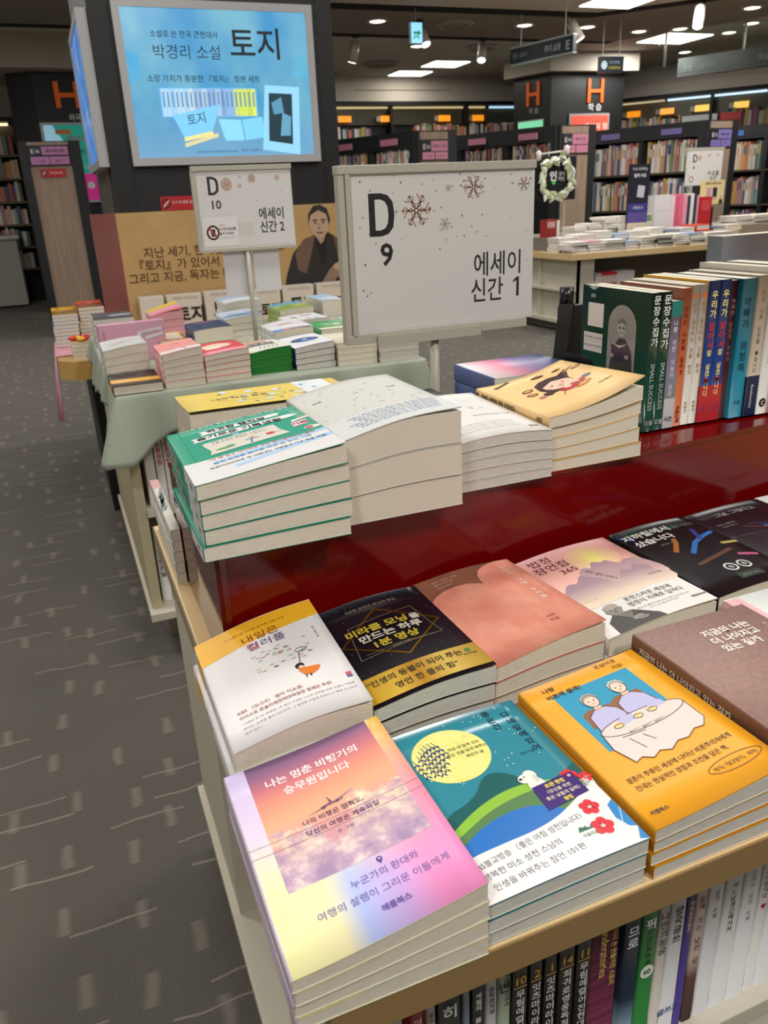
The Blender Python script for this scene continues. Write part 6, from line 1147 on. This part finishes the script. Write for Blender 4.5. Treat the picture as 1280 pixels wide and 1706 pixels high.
g = G(); i = g.mi('#22222c'); g.prism([(5.36, 6.82), (5.6, 6.82), (5.6, 6.84), (5.36, 6.84)], .8405, 1.46, M('#24242e', .4)); g.done('panel', t)
g = G(); face_art(g, (5.36, 6.8195, .8405), (.24, 0, 0), (0, 0, .24), [R(0, 0, 1, .75, '#5a4a8a', 1), R(0, .75, 1, 1.1, '#38387a', 1), R(0, 0, 1, .35, '#d8c8b0', 2), P([(.4, 1.35), (.75, 1.3), (.8, 1.75), (.45, 1.8)], '#b8b8c0', 2), T('다시 시작하는', .5, 2.35, .13, '#d0d0d4', b=1), T('철학 수업', .5, 2.1, .15, '#e0e0e4', b=2), T('추천도서', .5, .88, .14, '#c0c0e0', b=2)], .001); g.done('print', t, normals=False)
t = thing('sign_stand', 'small distant white sign D on the far right table', 'sign', (0, 0, 0))
G().box(6.2, 6.66, 6.99, 7.01, 1.24, 1.58, AC, .003).done('board', t); G().box(6.19, 6.67, 6.985, 7.015, 1.575, 1.6, FR).done('top_rail', t); G().tube((6.44, 7, .8405), (6.44, 7, 1.24), .012, FR, 10).done('pole', t)
g = G(); face_art(g, (6.215, 6.9885, 1.245), (.43, 0, 0), (0, 0, .43), [R(0, 0, 1, .76, '#d6d4d2', 1), P([(.12, .5), (.12, .68), (.18, .68), (.23, .65), (.25, .59), (.23, .53), (.18, .5)], '#26262a', 2), P([(.15, .53), (.15, .65), (.18, .65), (.21, .62), (.22, .59), (.21, .56), (.18, .53)], '#d6d4d2', 3), T('8', .16, .36, .1, '#26262a'), E(.32, .6, .06, .06, '#c4aa98', 2), E(.6, .65, .04, .04, '#c4aa98', 2), E(.86, .66, .03, .03, '#c4aa98', 2), T('시·소설', .76, .22, .12, '#3a3a3e', b=1), T('신간', .78, .1, .12, '#3a3a3e', b=1), ring(.12, .13, .06, .06, .015, '#a83a3a', 2)], .001); g.done('printed_sheet', t, normals=False)
t = thing('sign_board', 'yellow picture sign hung below the small distant D sign', 'sign', (0, 0, 0))
G().box(6.37, 6.68, 6.95, 6.96, 1.055, 1.285, M('#e2cf98', .5)).done('board', t); G().tube((6.52, 6.97, .8405), (6.52, 6.97, 1.1), .008, FR, 8).done('pole', t)
g = G(); face_art(g, (6.37, 6.9495, 1.055), (.31, 0, 0), (0, 0, .31), [T('이달의 낭독회 초대', .5, .62, .085, '#3a3a5a', b=2), R(.25, .22, .45, .52, '#c9a0b0', 1), R(.52, .22, .7, .52, '#2c2c4c', 1), R(.25, .15, .7, .22, '#d8b0b8', 2), E(.88, .2, .05, .06, '#c9a088', 3), P([(.8, 0), (.97, 0), (.94, .14), (.83, .14)], '#2a2a30', 2)], .001); g.done('print', t, normals=False)
# wreath sign
t = thing('wreath_sign', 'black sign ringed by a wreath of white ribbon leaves on a thin pole', 'sign', (0, 0, 0)); WY = 6.62
G().box(4.19, 4.60, WY, WY+.015, 1.175, 1.54, M('#121214', .5)).done('board', t); G().tube((4.50, WY+.02, .7205), (4.50, WY+.02, 1.6), .006, M('#c9c4b4', .5), 8).done('pole', t); G().tube((4.2, WY, 1.56), (4.5, WY+.01, 1.585), .008, M('#d6d2cc', .5), 8).done('crossbar', t)
for p in ((4.2, WY, 1.55), (4.5, WY+.01, 1.59)):
    G().lathe([(.003, -.05), (.024, -.03), (.02, 0), (.026, .025), (.003, .045)], p, M('#dcd8d4', .4), 10).done('ribbon_bow', t)
rr = random.Random(12); LW = [M('#d4d8c8', .5), M('#c2c8a8', .5), M('#e0ded8', .5), M('#a8b078', .5)]
for k in range(34):
    a = 2*pi*k/34; px, pz = 4.385+.168*cos(a)*rr.uniform(.85, 1.15), 1.36+.16*sin(a)*rr.uniform(.85, 1.15); b = a+pi/2+rr.uniform(-1.3, 1.3)
    ax = Vector((cos(b), rr.uniform(-.35, .1), sin(b))).normalized(); sd = ax.cross(Vector((0, -1, 0))).normalized(); c = Vector((px, WY-.02, pz)); g = G(); m = LW[k % 4]; Lf = .058; wd = .026; up_ = Vector((0, -.014, 0))
    p0, p1 = c-ax*Lf, c+ax*Lf
    for s in (-1, 1):
        q = [p0, c-ax*.015+sd*s*wd, c+ax*.02+sd*s*wd*.8, p1, c+ax*.01+up_]
        g.face(q if s > 0 else list(reversed(q)), m); q2 = [v+Vector((0, .012, 0)) for v in q[:4]]; g.face(q2, m)
    g.done('wreath_leaf', t, normals=False)
g = G(); face_art(g, (4.20, WY-.001, 1.19), (.37, 0, 0), (0, 0, .37), [T('인', .42, .42, .24, '#e0e0e0', b=3), T('생의', .66, .52, .11, '#b8b8b8', b=1), T('책방', .66, .4, .11, '#b8b8b8', b=1), E(.44, .36, .05, .045, '#4fbf5a', 3)], .001); g.done('lettering', t, normals=False)
bpy.context.view_layer.update()
